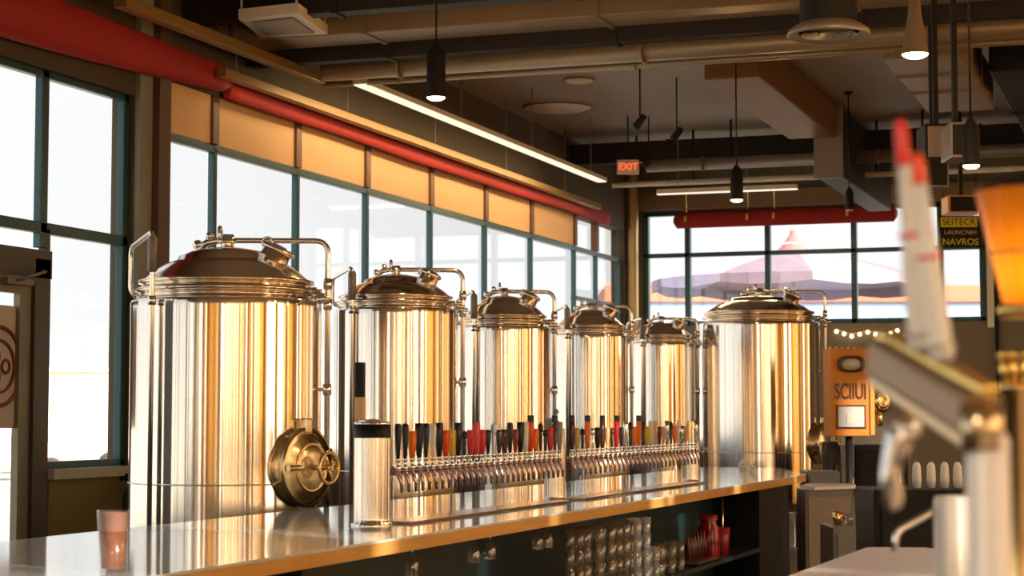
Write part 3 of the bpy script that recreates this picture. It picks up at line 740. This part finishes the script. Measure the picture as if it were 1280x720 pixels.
seqL = ['black', 'black', 'orange', 'black', 'black', 'white', 'black', 'redorange', 'yellow', 'black', 'black', 'red', 'pink', 'red', 'black', 'grey', 'black', 'brown', 'black', 'maroon', 'black', 'white', 'redorange', 'orange', 'black', 'black', 'red', 'brown', 'grey']
seqR = ['brown', 'tan', 'black', 'orange', 'silver', 'black', 'brown', 'tan', 'brown', 'red', 'black', 'silver', 'black', 'orange', 'orange', 'black', 'yellow', 'white', 'tan', 'brown', 'tan', 'silver', 'black', 'orange', 'white', 'silver', 'tan', 'tan', 'tan', 'silver']
protos = {}
from collections import Counter
nick = dict(redorange='red-orange', tan='pale tan wooden')
for side, seq in ((0, seqL), (1, seqR)):
    y0 = cols[side][0] + cols[side][1] + .07; y1 = cols[side + 1][0] - cols[side + 1][1] - .07
    cnt = Counter(seq); seen = Counter()
    for i, cl in enumerate(seq):
        rnd = random.Random(i * 13 + side); kind = ['paddle', 'round', 'bulb'][rnd.randrange(3)]
        tall = (i % 3 == 0 or rnd.random() < .3); key = (cl, kind, tall)
        if cl in ('red', 'pink', 'orange', 'redorange', 'yellow'): kind = 'paddle'; key = (cl, kind, tall)
        crown = None
        if key not in protos:
            t = make_tap(kind, 'h_' + cl, .2 if tall else .155, 'h_black' if (tall and cl in ('red', 'orange', 'brown', 'redorange', 'maroon')) else crown)
            protos[key] = t
        else: t = copy_tree(protos[key])
        t.location = (TX, y0 + (y1 - y0) * i / (len(seq) - 1), RZ)
        seen[cl] += 1
        nm = nick.get(cl, cl); where = 'left tap rail' if side == 0 else 'right tap rail'
        if cnt[cl] == 1: lab = 'the only %s beer tap handle on the %s' % (nm, where); g = None
        elif cl in ('black', 'tan', 'silver', 'brown', 'white', 'grey'): lab = '%s beer tap handle standing in the row on the %s' % (nm, where); g = '%s tap handles on the %s' % (nm, where)
        else:
            o_ = ['nearest', 'second', 'third', 'fourth'][seen[cl] - 1]; lab = '%s %s beer tap handle from the left on the %s' % ('first' if o_ == 'nearest' else o_, nm, where); g = 'coloured tap handles on the ' + where
        t['label'] = lab; t['category'] = 'beer tap'
        if g: t['group'] = g

# glasses under the bar
def make_pint():
    b = MB(); b.lathe([(0, .004), (.026, .0), (.028, .004), (.037, .118), (.035, .118), (.027, .012), (0, .012)], n=16)
    return b.build('pint_glass', 'pint')
GX = -3.86
yg0 = onx(712, 680, GX).y; yg1 = onx(808, 680, GX).y; yg2 = onx(852, 680, GX).y
g0 = make_pint(); first = True
def put_glass(y, z, x, lab, grp):
    global first
    o = g0 if first else g0.copy()
    if not first: COL.objects.link(o)
    first = False; o.location = (x, y, z); tag(o, lab, 'glass', grp)
n = int((yg1 - yg0) / .088)
for k in range(n):
    for l in range(4): put_glass(yg0 + k * .088, .44 + l * .119, GX + .05 * math.sin(k * 2.3), 'clear pint glass in the tall stack under the bar', 'pint glasses in the tall stack')
n2 = int((yg2 - yg1) / .088)
for k in range(n2):
    for l in range(2): put_glass(yg1 + .05 + k * .088, .44 + l * .119, GX + .05 * math.sin(k * 2.3), 'clear pint glass in the low stack right of the tall stack', 'pint glasses in the low stack')
# hanging stemmed glasses and odds under the bar
def hanging(px, py, label):
    c = onx(px, py, -3.98); z = BT - .076
    e = empty('wine_glass', (c.x, c.y, z), label, 'glass', 'stemmed glasses hanging under the bar')
    MB().lathe([(.035, -.003), (.035, -.007), (.006, -.012), (.005, -.08), (.03, -.1), (.04, -.14), (.036, -.19)], n=18).build('bowl', 'pint', e)
    MB().box((0, 0, -.004), (.1, .012, .006)).build('rack_clip', 'chrome', e)
for px in (515, 592, 612, 672, 684): hanging(px, 690, 'stemmed glass hanging upside down under the bar left of the pint stack')
c = onx(938, 642, -3.92); c.y = 16.4; e = empty('red_jar', (c.x, c.y, .44), 'red glass jar on the shelf under the far bar', 'jar')
b = MB(); b.lathe([(0, 0), (.085, 0), (.095, .02), (.095, .26), (.07, .3), (.07, .33)], n=24); b.build('jar_body', mat('red_glass', (.25, .005, .004), .12, 0, .2), e)
MB().lathe([(.075, .33), (.078, .37), (0, .375)], n=24).build('jar_lid', 'h_maroon', e)
c = onx(903, 655, -3.9); e = empty('plastic_cup', (c.x, c.y, .44), 'dark red cup with gold stirrer on the shelf under the bar', 'cup')
MB().lathe([(0, 0), (.05, 0), (.07, .24), (.06, .24), (.045, .02), (0, .02)], n=20).build('cup_body', 'h_maroon', e)
MB().tube([(0, 0, .03), (.0, .02, .5)], .01).build('stirrer', 'brass', e)
c = onx(870, 675, -3.9); e = empty('bottle_basket', (c.x, c.y, .44), 'low wire basket of small bottles on the shelf under the bar', 'basket')
MB().box((0, 0, .02), (.2, .7, .02)).build('basket', 'pipe', e)
for k in range(6): tag(MB().lathe([(0, 0), (.03, 0), (.03, .12), (.012, .17), (.012, .22), (0, .22)], n=12).build('small_bottle', 'h_brown', None, (c.x, c.y - .28 + k * .11, .475)), 'small dark brown bottle in the basket under the bar', 'bottle', 'bottles in the basket')

# pint glass on the bar at left
c = onz(141, 715, BT) 
D0 = (c - EYE).dot(HZ)
sc = D0 / 2400
e = empty('drink_glass', c, 'tall frosted pink drink glass standing on the bar at lower left', 'glass')
h = (1.67 - BT) - (638 - 520) * sc
h = at(141, 638, D0).z - BT; rt = 20.5 * sc; rb_ = 15 * sc
MB().lathe([(0, .0), (rb_, 0), (rb_ * 1.02, .01), (rt, h), (rt * .94, h), (rb_ * .93, .015), (0, .015)], n=32).build('glass_wall', 'pinkdrink', e)
MB().lathe([(0, .016), (rb_ * .9, .016), (rb_ * .92 + (rt - rb_) * .55, h * .66), (0, h * .66)], n=32).build('drink', 'amberdrink', e)
MB().lathe([(rb_ * .92 + (rt - rb_) * .55, h * .665), (rt * .9, h * .96), (0, h * .98)], n=32).build('foam', mat('pink_foam', (.75, .5, .42), .7), e)
# small items at far end of bar
for px, py, s_, lab in ((931, 587, .05, 'small crumpled white napkin holder on the far end of the bar'), (941, 591, .035, 'tiny white salt shaker beside the napkin holder on the bar')):
    c = onz(px, py, BT); e = empty('napkin_holder' if s_ > .04 else 'salt_shaker', c, lab, 'tableware')
    MB().lathe([(0, 0), (s_ * 1.2, 0), (s_ * 1.4, s_ * 1.2), (s_ * .8, s_ * 2.2), (0, s_ * 2.6)], n=14).build('holder_body', 'white', e)
    MB().torus((0, 0, s_ * 1.2), (0, 0, 1), s_ * 1.4, .006, 16, 6).build('holder_ring', 'chrome', e)

# ------------------------------------------------------------------ orange cabinet
D = 21.5; c = at(1061, 545, D); w = (1090 - 1031) * D / 2400 * .93; h = at(1061, 436, D).z - c.z
e = empty('orange_token_cabinet', (c.x, c.y, 0), 'orange wooden cabinet with oval porthole, lettering and pale window on a slim stand', 'cabinet', rz=YAW + .12)
MB().box((0, 0, c.z + h / 2), (w, .3, h), bev=.012).build('cabinet_body', 'orange', e)
b = MB(); b.box((w / 2 - .02, -.155, c.z + h / 2), (.05, .02, h - .02), bev=.004); b.build('side_strip', 'orange2', e)
b = MB()
sx = 1.75
prv = None; N_ = 40
rings = []
for (rr, yy) in ((.09, -.15), (.093, -.18), (.07, -.185), (.066, -.16)):
    rings.append([b.bm.verts.new((math.copysign(abs(math.cos(2 * PI * k / N_)) ** .7, math.cos(2 * PI * k / N_)) * rr * sx + -.01, yy, c.z + h * .82 + math.copysign(abs(math.sin(2 * PI * k / N_)) ** .8, math.sin(2 * PI * k / N_)) * rr)) for k in range(N_)])
for r1_, r2_ in zip(rings, rings[1:]): b.bridge(r1_, r2_)
b.build('porthole_rim', 'h_brown', e)
MB().lathe([(0, 0), (.056, 0), (.056, .008), (0, .008)], (0, 0, 0), (0, -1, 0), 32).build('porthole_glass', mat('porthole_pale', (.6, .6, .5), .2), e)
pg = [o for o in COL.objects if o.name.startswith('porthole_glass')][0]; pg.scale = (2.0, 1, 1.2); pg.location = (-.01, -.152, c.z + h * .82)
textmesh('lettering', 'SCIIUI', .19, 'black', e, (-.02, -.153, c.z + h * .5), (PI / 2, 0, 0), .004, .003)
lt = [o for o in COL.objects if o.name.startswith('lettering')][0]; lt.scale = (.74, 1.3, 1); lt.data.materials[0] = M['h_brown']
MB().box((-.02, -.155, c.z + h * .22), (w * .68, .02, h * .27), bev=.004).build('window_trim', 'h_brown', e)
MB().box((-.02, -.168, c.z + h * .22), (w * .6, .01, h * .23)).build('pale_window', mat('window_pale', (.66, .72, .78), .3), e)
MB().box((-.02, -.175, c.z + h * .2), (w * .22, .008, h * .12), bev=.003).build('window_card', 'white', e)
MB().tube([(0, 0, 0), (0, 0, c.z)], .04).box((0, 0, .02), (.4, .3, .04)).build('stand', 'ductdark', e)
b = MB()
for k in range(6): b.ball((-w / 2 + .03 + k * .07, -.05, c.z + h + .012), .016)
b.build('top_bulbs', 'brass', e)
b = MB(); cc = Vector((w / 2 + .03, -.05, c.z + h * .4))
b.lathe([(.13, 0), (.13, .06), (.09, .08), (0, .085)], cc + Vector((.06, 0, 0)), (.5, -1, 0), 24); b.tube([cc + Vector((-.03, 0, .1)), cc + Vector((.08, 0, .1))], .03); b.tube([cc + Vector((.06, 0, -.1)), cc + Vector((.07, 0, -.28))], .035); b.torus(cc + Vector((.07, -.08, 0)), (.5, -1, 0), .06, .02)
b.build('gauge_fitting', 'brass', e)

# back-right equipment
def standbox(name, px0, px1, pyt, D, m, label, cat, depth=.5, extra=None, zb=0):
    a = at(px0, pyt, D); b_ = at(px1, pyt, D); w = (b_ - a).dot(RT); ctr = (a + b_) / 2 + HZ * depth / 2
    e = empty(name, (ctr.x, ctr.y, zb), label, cat, rz=YAW); h = a.z - zb
    MB().box((0, 0, h / 2), (w, depth, h), bev=.01).build('body', m, e)
    MB().box((0, -depth / 2 - .008, h / 2), (w * .88, .016, h * .88), bev=.005).build('front_door', m if extra is None else extra, e)
    MB().tube([(w * .32, -depth / 2 - .04, h * .55), (w * .32, -depth / 2 - .04, h * .8)], .01).tube([(w * .32, -depth / 2 - .04, h * .56), (w * .32, -depth / 2, h * .56)], .008).tube([(w * .32, -depth / 2 - .04, h * .79), (w * .32, -depth / 2, h * .79)], .008).build('handle', 'pipe', e)
    return e
standbox('bar_fridge', 1070, 1135, 556, 22.2, 'black', 'tall black fridge against the back wall below the sloping arm', 'fridge', .6)
standbox('steel_locker', 1050, 1068, 556, 22.2, 'greyeq', 'narrow grey locker beside the black fridge', 'locker', .4)
standbox('dark_locker', 1034, 1047, 552, 22.2, 'ductdark', 'slim dark locker behind the orange cabinet stand', 'locker', .4)
standbox('service_shelf', 1010, 1050, 589, 20.2, 'greyeq', 'low grey service counter just past the end of the bar', 'counter', .5)
standbox('waiter_station', 1006, 1066, 612, 17.2, 'greyeq', 'grey service station with a white sheet on top', 'counter', .5, 'ductgrey')
a = [at(1000, 606, 17.2), at(1018, 611, 17.0), at(1070, 601, 17.4), at(1068, 598, 17.9), at(1008, 599, 17.9)]
zt_ = at(1006, 612, 17.2).z
tag(MB().prism([(p.x, p.y) for p in a], zt_ + .002, zt_ + .03).build('serving_tray', 'paper'), 'white sheet tray lying on the grey service station', 'tray')
standbox('ice_bin', 1041, 1122, 659, 14.4, 'greyeq', 'grey steel ice bin at the lower right', 'ice bin', .6)
zt_ = at(1041, 659, 14.4).z
for k in range(6):
    c = at(1063 + k * 10, 657, 14.65); o = MB().lathe([(0, 0), (.024, 0), (.03, .085), (.027, .085), (.022, .01), (0, .01)], n=14).build('shot_glass', 'pint', None, (c.x, c.y, zt_))
    tag(o, 'small tumbler standing in a row on the steel ice bin', 'glass', 'tumblers on the ice bin')
c = at(1047, 655, 14.7); e = empty('amber_cup', (c.x, c.y, zt_), 'amber tea cup at the left end of the tumblers on the ice bin', 'cup')
MB().lathe([(0, 0), (.03, 0), (.04, .1), (.035, .1), (.027, .01), (0, .01)], n=18).build('cup_body', 'brass', e); MB().torus((.045, 0, .05), (0, 1, 0), .022, .005, 14, 6).build('cup_handle', 'brass', e)
standbox('back_cooler', 1092, 1235, 612, 11.2, 'black', 'black glossy cooler cabinet behind the foreground taps', 'fridge', .6)
zt_ = at(1092, 612, 11.2).z
for k, px in enumerate((1146, 1164, 1181, 1197)):
    c = at(px, 600, 11.45); o = MB().lathe([(0, 0), (.024, 0), (.028, .05), (.024, .13), (.014, .15), (0, .155)], n=14).build('white_shaker', 'white', None, (c.x, c.y, zt_))
    tag(o, 'pale slender shaker standing on the black cooler', 'shaker', 'shakers on the black cooler')

# yellow-lettered board hanging in the back window
D = 27.0; a = at(1174, 310, D); b_ = at(1226, 270, D); w = (b_ - a).dot(RT); h = b_.z - a.z; c = (a + b_) / 2
e = empty('lettered_board', (c.x, c.y, a.z), 'dark board with yellow lettering hanging in the right back window', 'sign', rz=YAW)
MB().box((0, 0, h / 2), (w, .04, h), bev=.005).build('board', 'black', e)
MB().box((-.02, -.024, h * .8), (w * .86, .008, h * .3)).build('yellow_band', mat('yellow_paint', (.85, .68, .02), .5), e)
textmesh('band_letters', 'SEITECR', .13, 'black', e, (-.02, -.03, h * .8), (PI / 2, 0, 0), .002)
textmesh('middle_letters', 'LAUNCNIH', .09, 'h_tan', e, (0, -.024, h * .48), (PI / 2, 0, 0), .002)
textmesh('lower_letters', 'NAVROS', .13, mat('yellow_letter', (.9, .72, .05), .5), e, (.0, -.024, h * .18), (PI / 2, 0, 0), .002)
MB().tube([(-w * .4, 0, h), (-w * .4, 0, CZ - a.z)], .006).tube([(w * .4, 0, h), (w * .4, 0, CZ - a.z)], .006).build('hanging_wire', 'ductdark', e)
# ------------------------------------------------------------------ foreground: near bar and tap tower
pl = [onz(930, 740, BT), onz(1084, 684, BT), onz(1142, 684, BT)]
ndir = [(pl[0].x, pl[0].y), (pl[1].x, pl[1].y), (pl[2].x + .05, pl[2].y), (.95, 6.2), (.95, 1.2), (-.2, 1.2), (-.75, 4.5)]
e = empty('near_counter', (0, 3, 0), 'blurred white counter corner in the lower right foreground', 'bar counter')
MB().prism(rel(ndir, (0, 3)), BT - .05, BT).build('counter_top', mat('near_top', (.8, .72, .7), .3), e)
ins = [(x * .93, 3.6 + (y - 3.6) * .94) for x, y in ndir]
MB().prism(rel(ins, (0, 3)), 0, BT - .05).build('counter_base', 'dark', e)
# tap tower
def fg(x, y, D): return at(x, y, D)
DC = 2.25; cc = fg(1234, 548, DC); rcol = 27 * DC / 2400
e = empty('foreground_tap_tower', (cc.x, cc.y, BT), 'blurred steel tap tower with a slanting arm in the right foreground', 'tap tower')
o0 = Vector((cc.x, cc.y, BT))
MB().lathe([(rcol * 1.4, 0), (rcol * 1.4, .01), (rcol, .02), (rcol, cc.z - BT), (rcol * .8, cc.z - BT + .008), (0, cc.z - BT + .01)], n=36).build('column_tube', mat('column_pale', (.86, .86, .88), .3, 0), e)
P1 = fg(1226, 520, DC) - o0; P2 = fg(1104, 446, 2.5) - o0
fm = mat('arm_bronze', (.3, .2, .12), .35, .5)
MB().span(P1, P2, .05, .05, .008).build('arm', fm, e)
MB().span(P1 - Vector((0, 0, .032)), P2 - Vector((0, 0, .03)), .045, .016, .005).build('lower_arm', mat('arm_tan', (.85, .66, .42), .3, .6), e)
off = Vector((0, 0, .036)); MB().span(P1 + off + (P1 - P2) * .1, P2 + off * .8, .022, .014, .004).build('arm_rail', 'gold', e)
MB().tube([P1 + (P1 - P2) * .02 - Vector((0, 0, .04)), P1 + Vector((0, 0, .015))], rcol * .98, 24).build('arm_joint', 'bronze', e)
# tap handles on the arm
def fhandle(px0, py0, px1, py1, D, w, lab, topc, frac):
    a = fg(px1, py1, D); b_ = fg(px0, py0, D); s = D / 2400; d = b_ - a
    e2 = empty('upright_beer_tap', a, lab, 'tap handle')
    MB().tube([(0, 0, 0), d * .03, d * .06, d * .3, d * .45, d * frac], 0, 18, rr=[w * .4 * s, w * .55 * s, w * .5 * s, w * .5 * s, w * .42 * s, w * .3 * s]).build('handle_body', 'white', e2)
    MB().tube([d * frac, d * (frac + .01), d * .97, d], 0, 18, rr=[w * .28 * s, w * .32 * s, w * .28 * s, w * .15 * s]).build('handle_tip', topc, e2)
    MB().torus(d * .07, d, w * .55 * s, .003, 20, 6).build('handle_ring', 'chrome', e2)
    MB().torus(d * .5, d, w * .45 * s, .003, 20, 6).build('upper_ring', 'h_pink', e2)
fhandle(1125, 150, 1152, 440, 2.38, 30, 'taller blurred white tap handle with red tip in the right foreground', 'h_red', .8)
fhandle(1146, 192, 1178, 452, 2.33, 30, 'shorter blurred white tap handle with orange tip beside the taller one', 'h_redorange', .85)
# faucet under the arm
def ffaucet(px, py, D, lab):
    a = fg(px, py, D); e2 = empty('foreground_faucet', a, lab, 'faucet'); s = D / 2400
    q = lambda x, y: RT * x * s + Vector((0, 0, -y * s))
    MB().tube([q(8, -18), q(5, -5), q(-4, 20), q(-14, 55), q(-12, 90), q(-8, 100)], 0, 16, rr=[12 * s, 20 * s, 17 * s, 12 * s, 14 * s, 9 * s]).build('faucet_body', 'chrome', e2)
    MB().lathe([(8 * s, -.01), (20 * s, -.005), (20 * s, .008), (8 * s, .012)], q(5, 0), axis=(.2, -.3, 1), n=24).build('faucet_collar', 'white', e2)
ffaucet(1126, 535, 2.42, 'blurred chrome faucet hanging below the slanting arm')
# short white column and tube
c = onz(1189, 800, BT); c = at(1189, 620, 4.2); r = 22 * 4.2 / 2400
e = empty('short_tap_column', (c.x, c.y, BT), 'short blurred white column standing left of the tap tower', 'tap column')
MB().lathe([(r * 1.2, 0), (r * 1.2, .01), (r, .02), (r, c.z - BT - .01), (r * .9, c.z - BT), (0, c.z - BT)], n=32).build('column_tube', 'white', e)
MB().tube([RT * -r * .9 + Vector((0, 0, c.z - BT - .03)), RT * -.07 + Vector((0, 0, c.z - BT - .05)), RT * -.12 + Vector((0, 0, c.z - BT - .075)), RT * -.125 + Vector((0, 0, c.z - BT - .12))], .008, 12, fillet=.02).build('spout', 'chrome', e)
c = at(1262, 686, 6.2); r = 32 * 6.2 / 2400
e = empty('orange_lid_canister', (c.x, c.y, BT), 'grey canister with orange domed lid at the bottom right corner', 'canister')
MB().lathe([(0, 0), (r, 0), (r, .075), (0, .075)], n=28).build('canister_body', 'greyeq', e)
hz_ = c.z - BT
MB().lathe([(r * 1.05, .075), (r * 1.05, .09), (r * .9, .09 + (hz_ - .09) * .6), (r * .5, hz_ - .005), (0, hz_)], n=28).build('canister_lid', 'orange2', e)
# brass column with crown top
c = at(1275, 480, 3.4); s = 3.4 / 2400
e = empty('brass_tap_column', (c.x, c.y, BT), 'brass column with crown shaped top at the right edge', 'tap column')
hc = c.z - BT
MB().lathe([(26 * s, 0), (26 * s, .01), (17 * s, .02), (17 * s, hc - .02), (24 * s, hc - .01), (24 * s, hc), (0, hc)], n=28).build('column_tube', 'brass', e)
b = MB()
for k in range(10):
    a_ = 2 * PI * k / 10; d_ = Vector((math.cos(a_), math.sin(a_), 0)); b.tube([d_ * 17 * s + Vector((0, 0, hc)), d_ * 24 * s + Vector((0, 0, hc + 34 * s))], 0, 8, rr=[6 * s, 3 * s]); b.ball(d_ * 24 * s + Vector((0, 0, hc + 36 * s)), 5 * s, n=8)
b.build('crown', 'gold', e)
# amber glass lantern
D = 3.0; s = D / 2400; c = at(1296, 388, D)
e = empty('amber_lantern', (c.x, c.y, c.z), 'large amber glass lantern with brass ring hanging at the right edge', 'pendant lamp')
amb = bpy.data.materials.new('amber_glass'); amb.use_nodes = True; nt = amb.node_tree; nt.nodes.clear()
o_ = nt.nodes.new('ShaderNodeOutputMaterial'); g_ = nt.nodes.new('ShaderNodeBsdfTranslucent'); g_.inputs[0].default_value = (.95, .42, .02, 1); gg = nt.nodes.new('ShaderNodeBsdfPrincipled')
gg.inputs['Base Color'].default_value = (.7, .26, .02, 1); gg.inputs['Roughness'].default_value = .15
mm = nt.nodes.new('ShaderNodeMixShader'); mm.inputs[0].default_value = .45; nt.links.new(g_.outputs[0], mm.inputs[1]); nt.links.new(gg.outputs[0], mm.inputs[2]); nt.links.new(mm.outputs[0], o_.inputs[0])
hh = 150 * s
b = MB(); prev = None
for j in range(14):
    t = j / 13; rr = (38 + 34 * t) * s; n_ = 60
    rg = [b.bm.verts.new((math.cos(2 * PI * k / n_) * rr * (1 + .035 * math.cos(12 * 2 * PI * k / n_)), math.sin(2 * PI * k / n_) * rr * (1 + .035 * math.cos(12 * 2 * PI * k / n_)), .005 + hh * t)) for k in range(n_)]
    if prev: b.bridge(prev, rg)
    prev = rg
b.build('lantern_shade', amb, e)
MB().torus((0, 0, 0), (0, 0, 1), 40 * s, 9 * s, 36, 10).build('brass_ring', 'gold', e)
MB().torus((0, 0, hh * .48), (0, 0, 1), 57 * s, 2.5 * s, 36, 8).build('brass_ring', 'gold', e)
MB().lathe([(74 * s, hh), (74 * s, hh + .008), (20 * s, hh + .03), (0, hh + .03)], n=36).build('lantern_cap', 'ductdark', e)
MB().tube([(0, 0, hh + .02), (0, 0, CZ - c.z)], .006).build('lantern_rod', 'ductdark', e)
MB().ball((0, 0, hh * .6), .02).build('bulb', emis('lantern_bulb', (1, .6, .25), 3), e)
li = bpy.data.lights.new('lantern_light', 'POINT'); li.energy = .25; li.color = (1, .62, .25); li.shadow_soft_size = .02
lo = bpy.data.objects.new('lantern_light', li); COL.objects.link(lo); lo.parent = e; lo.location = (0, 0, hh * .35)
# thin steel rod from the lantern side to the handles is the far curtain rail
# ------------------------------------------------------------------ outdoors
struct(MB().box((-40, 60, -.2), (400, 400, .1)).build('ground', mat('pavement', (.4, .39, .37), .9, 0, .06, .3)))
D = 40; c = at(992, 352, D); s = D / 2400
e = empty('patio_umbrella', (c.x, c.y, -.15), 'huge faded lavender and pink patio umbrella outside the back windows', 'umbrella')
zr = c.z + .15; R_ = 178 * s; za = (352 - 312) * s; 
for k in range(10):
    b = MB(); a0 = 2 * PI * k / 10; a1 = 2 * PI * (k + 1) / 10
    grid = []
    for i in range(7):
        t = i / 6; row = []
        for j in range(4):
            a_ = a0 + (a1 - a0) * j / 3; r_ = R_ * t; zz = zr + za * (1 - t ** 1.25); row.append(b.bm.verts.new((math.cos(a_) * r_, math.sin(a_) * r_, zz)) if i else None)
        grid.append(row)
    top = b.bm.verts.new((0, 0, zr + za))
    for j in range(3): b.face([top, grid[1][j], grid[1][j + 1]])
    for i in range(1, 6):
        for j in range(3): b.face([grid[i][j], grid[i + 1][j], grid[i + 1][j + 1], grid[i][j + 1]])
    lo_ = [b.bm.verts.new((v.co.x, v.co.y, v.co.z - (.16 + .07 * (j in (1, 2))))) for j, v in enumerate(grid[6])]
    for j in range(3): b.face([grid[6][j], grid[6][j + 1], lo_[j + 1], lo_[j]])
    mm_ = 'umb%d' % (k % 2)
    if mm_ not in M: M[mm_] = mat(mm_, (.27, .26, .42) if k % 2 == 0 else (.16, .13, .2), .8)
    o = b.build('canopy_panel', mm_, e); sm = o.modifiers.new('t', 'SOLIDIFY'); sm.thickness = .01
MB().lathe([(25 * s, za - .12), (16 * s, za + .05), (7 * s, za + .26), (4 * s, za + .32), (4 * s, za + .4), (0, za + .42)], (0, 0, zr), n=20).build('top_vent', mat('umb_pink', (.3, .12, .14), .8), e)
MB().tube([(0, 0, 0), (0, 0, zr + za)], .05).build('pole', 'white', e); MB().box((0, 0, .05), (1, 1, .1), bev=.02).build('base', 'greyeq', e)
# low brick building behind
a = at(858, 380, 75); b_ = at(1235, 380, 75)
e = empty('low_building', ((a + b_) / 2).to_tuple()[:2] + (-.15,), 'low pale building with an orange fascia beyond the patio', 'building', rz=YAW)
w = (b_ - a).dot(RT) + 6; zf = at(900, 378, 75).z + .15; zt_ = at(900, 357, 75).z + .15
MB().box((0, 3, zf / 2), (w, 6, zf)).build('building_wall', mat('pale_blue_wall', (.2, .3, .5), .8), e)
MB().box((0, 2.9, (zf + zt_) / 2), (w + .4, 6.4, zt_ - zf), bev=.05).build('fascia', mat('orange_fascia', (.4, .13, .09), .8, 0, .15, .3, stretch=(.2, 1, 6)), e)
b = MB()
for k in range(8): b.box((-w / 2 + 1.2 + k * w / 8, -.02, zf * .55), (.9, .05, zf * .5))
b.build('shopfront', mat('shop_glass', (.5, .55, .65), .3), e)
def car(px, py, D, col, lab, rz, L=4.3):
    c = at(px, py, D); e = empty('car', (c.x, c.y, -.15), lab, 'car', 'cars parked outside', rz=rz)
    b = MB(); 
    prof = [(-L / 2, .35), (-L / 2, .8), (-L * .32, .92), (-L * .18, 1.4), (L * .15, 1.42), (L * .3, .98), (L * .47, .85), (L / 2, .6), (L / 2, .35)]
    A = [b.bm.verts.new((x, -.85, z)) for x, z in prof]; B = [b.bm.verts.new((x, .85, z)) for x, z in prof]
    b.face(A); b.face(B[::-1])
    for k in range(len(prof)): b.face([A[k], A[(k + 1) % len(prof)], B[(k + 1) % len(prof)], B[k]])
    b.build('car_body', mat('car_paint', col, .3), e, bevel=.05)
    b = MB(); b.prism([(-L * .2, -.87), (L * .17, -.87), (L * .17, .87), (-L * .2, .87)], 1.0, 1.3); b.build('car_windows', 'shopg' if 'shopg' in M else 'h_grey', e)
    for x in (-L * .3, L * .3):
        for y in (-.78, .78): MB().lathe([(0, -.1), (.33, -.1), (.33, .1), (0, .1)], (x, y, .33), (0, 1, 0), 20).build('wheel', 'rubber', e)
car(82, 548, 62, (.45, .62, .7), 'pale blue car parked outside the left window', YAW + .3)
car(8, 540, 55, (.75, .4, .35), 'reddish car parked outside the glass door', YAW + .2)
c = at(60, 520, 150); e = empty('far_building', (c.x, c.y, -.15), 'hazy beige building far outside the left window', 'building', rz=YAW + .3)
MB().box((2, 0, 2.6), (22, 8, 5.2)).build('building_wall', mat('beige_wall', (.5, .42, .36), .9, 0, .1, .2), e); MB().box((2, 0, 5.35), (23, 9, .3)).build('roof', mat('roof_pale', (.72, .6, .55), .9), e)
b = MB()
for k in range(7): b.box((-7 + k * 3, -4.02, 2), (1.2, .05, 2.4))
b.build('building_windows', mat('far_glass', (.6, .62, .66), .4), e)
# black hose hanging on the wall left of the first tank
c = onx(170, 600, -8.3)
e = empty('wall_hose', (-8.38, wy(154), 1.22), 'coiled black hose hanging low on the wall left of the first tank', 'hose')
b = MB()
for k in range(4): b.torus((.06 + .03 * k, 0, -.3), (1, 0, .1), .16 + .015 * k, .018, 28, 8)
b.build('coil', 'rubber', e); MB().box((.0, 0, -.06), (.14, .08, .06)).build('hose_hook', 'ductdark', e)

# ------------------------------------------------------------------ world: bright hazy sky, warm toward the low sun
wd = bpy.data.worlds.new('sky'); bpy.context.scene.world = wd; wd.use_nodes = True; nt = wd.node_tree; nt.nodes.clear()
N = nt.nodes; L = nt.links
o = N.new('ShaderNodeOutputWorld'); bg = N.new('ShaderNodeBackground'); L.new(bg.outputs[0], o.inputs[0])
SUN = Vector((.86, -.42, .3)).normalized()
tc = N.new('ShaderNodeTexCoord'); dp = N.new('ShaderNodeVectorMath'); dp.operation = 'DOT_PRODUCT'; dp.inputs[1].default_value = SUN
L.new(tc.outputs['Generated'], dp.inputs[0])
mr = N.new('ShaderNodeMapRange'); mr.interpolation_type = 'SMOOTHSTEP'; mr.inputs[1].default_value = 0; mr.inputs[2].default_value = .95; L.new(dp.outputs['Value'], mr.inputs[0])
mx_ = N.new('ShaderNodeMix'); mx_.data_type = 'RGBA'; mx_.inputs[6].default_value = (.98, .985, .98, 1); mx_.inputs[7].default_value = (1, .79, .52, 1); L.new(mr.outputs[0], mx_.inputs[0])
st = N.new('ShaderNodeMapRange'); st.inputs[3].default_value = .78; st.inputs[4].default_value = 8; L.new(mr.outputs[0], st.inputs[0])
L.new(mx_.outputs[2], bg.inputs[0]); L.new(st.outputs[0], bg.inputs[1])
li = bpy.data.lights.new('sun', 'SUN'); li.energy = 4; li.color = (1, .86, .68); li.angle = .02
lo = bpy.data.objects.new('sun', li); COL.objects.link(lo); lo.rotation_euler = (-SUN).to_track_quat('-Z', 'Y').to_euler(); lo.location = (20, -20, 20)

# ------------------------------------------------------------------ camera
cam = bpy.data.cameras.new('camera'); co = bpy.data.objects.new('camera', cam); COL.objects.link(co)
cam.sensor_width = 36; cam.lens = F / 1280 * 36; cam.clip_end = 600; cam.clip_start = .05
co.matrix_world = Matrix((RT, UP, -FW)).transposed().to_4x4(); co.location = EYE
cam.dof.use_dof = True; cam.dof.focus_distance = 14; cam.dof.aperture_fstop = 4.0
bpy.context.scene.camera = co
vs = bpy.context.scene.view_settings
vs.view_transform = 'Standard'; vs.look = 'None'; vs.gamma = 1; vs.exposure = 0.62; vs.use_curve_mapping = False
cy = bpy.context.scene.cycles
cy.max_bounces = 8; cy.diffuse_bounces = 4; cy.glossy_bounces = 5; cy.transparent_max_bounces = 24; cy.sample_clamp_indirect = 4; cy.caustics_reflective = False; cy.caustics_refractive = False
try: cy.use_denoising = True; cy.denoiser = 'OPENIMAGEDENOISE'
except Exception: pass
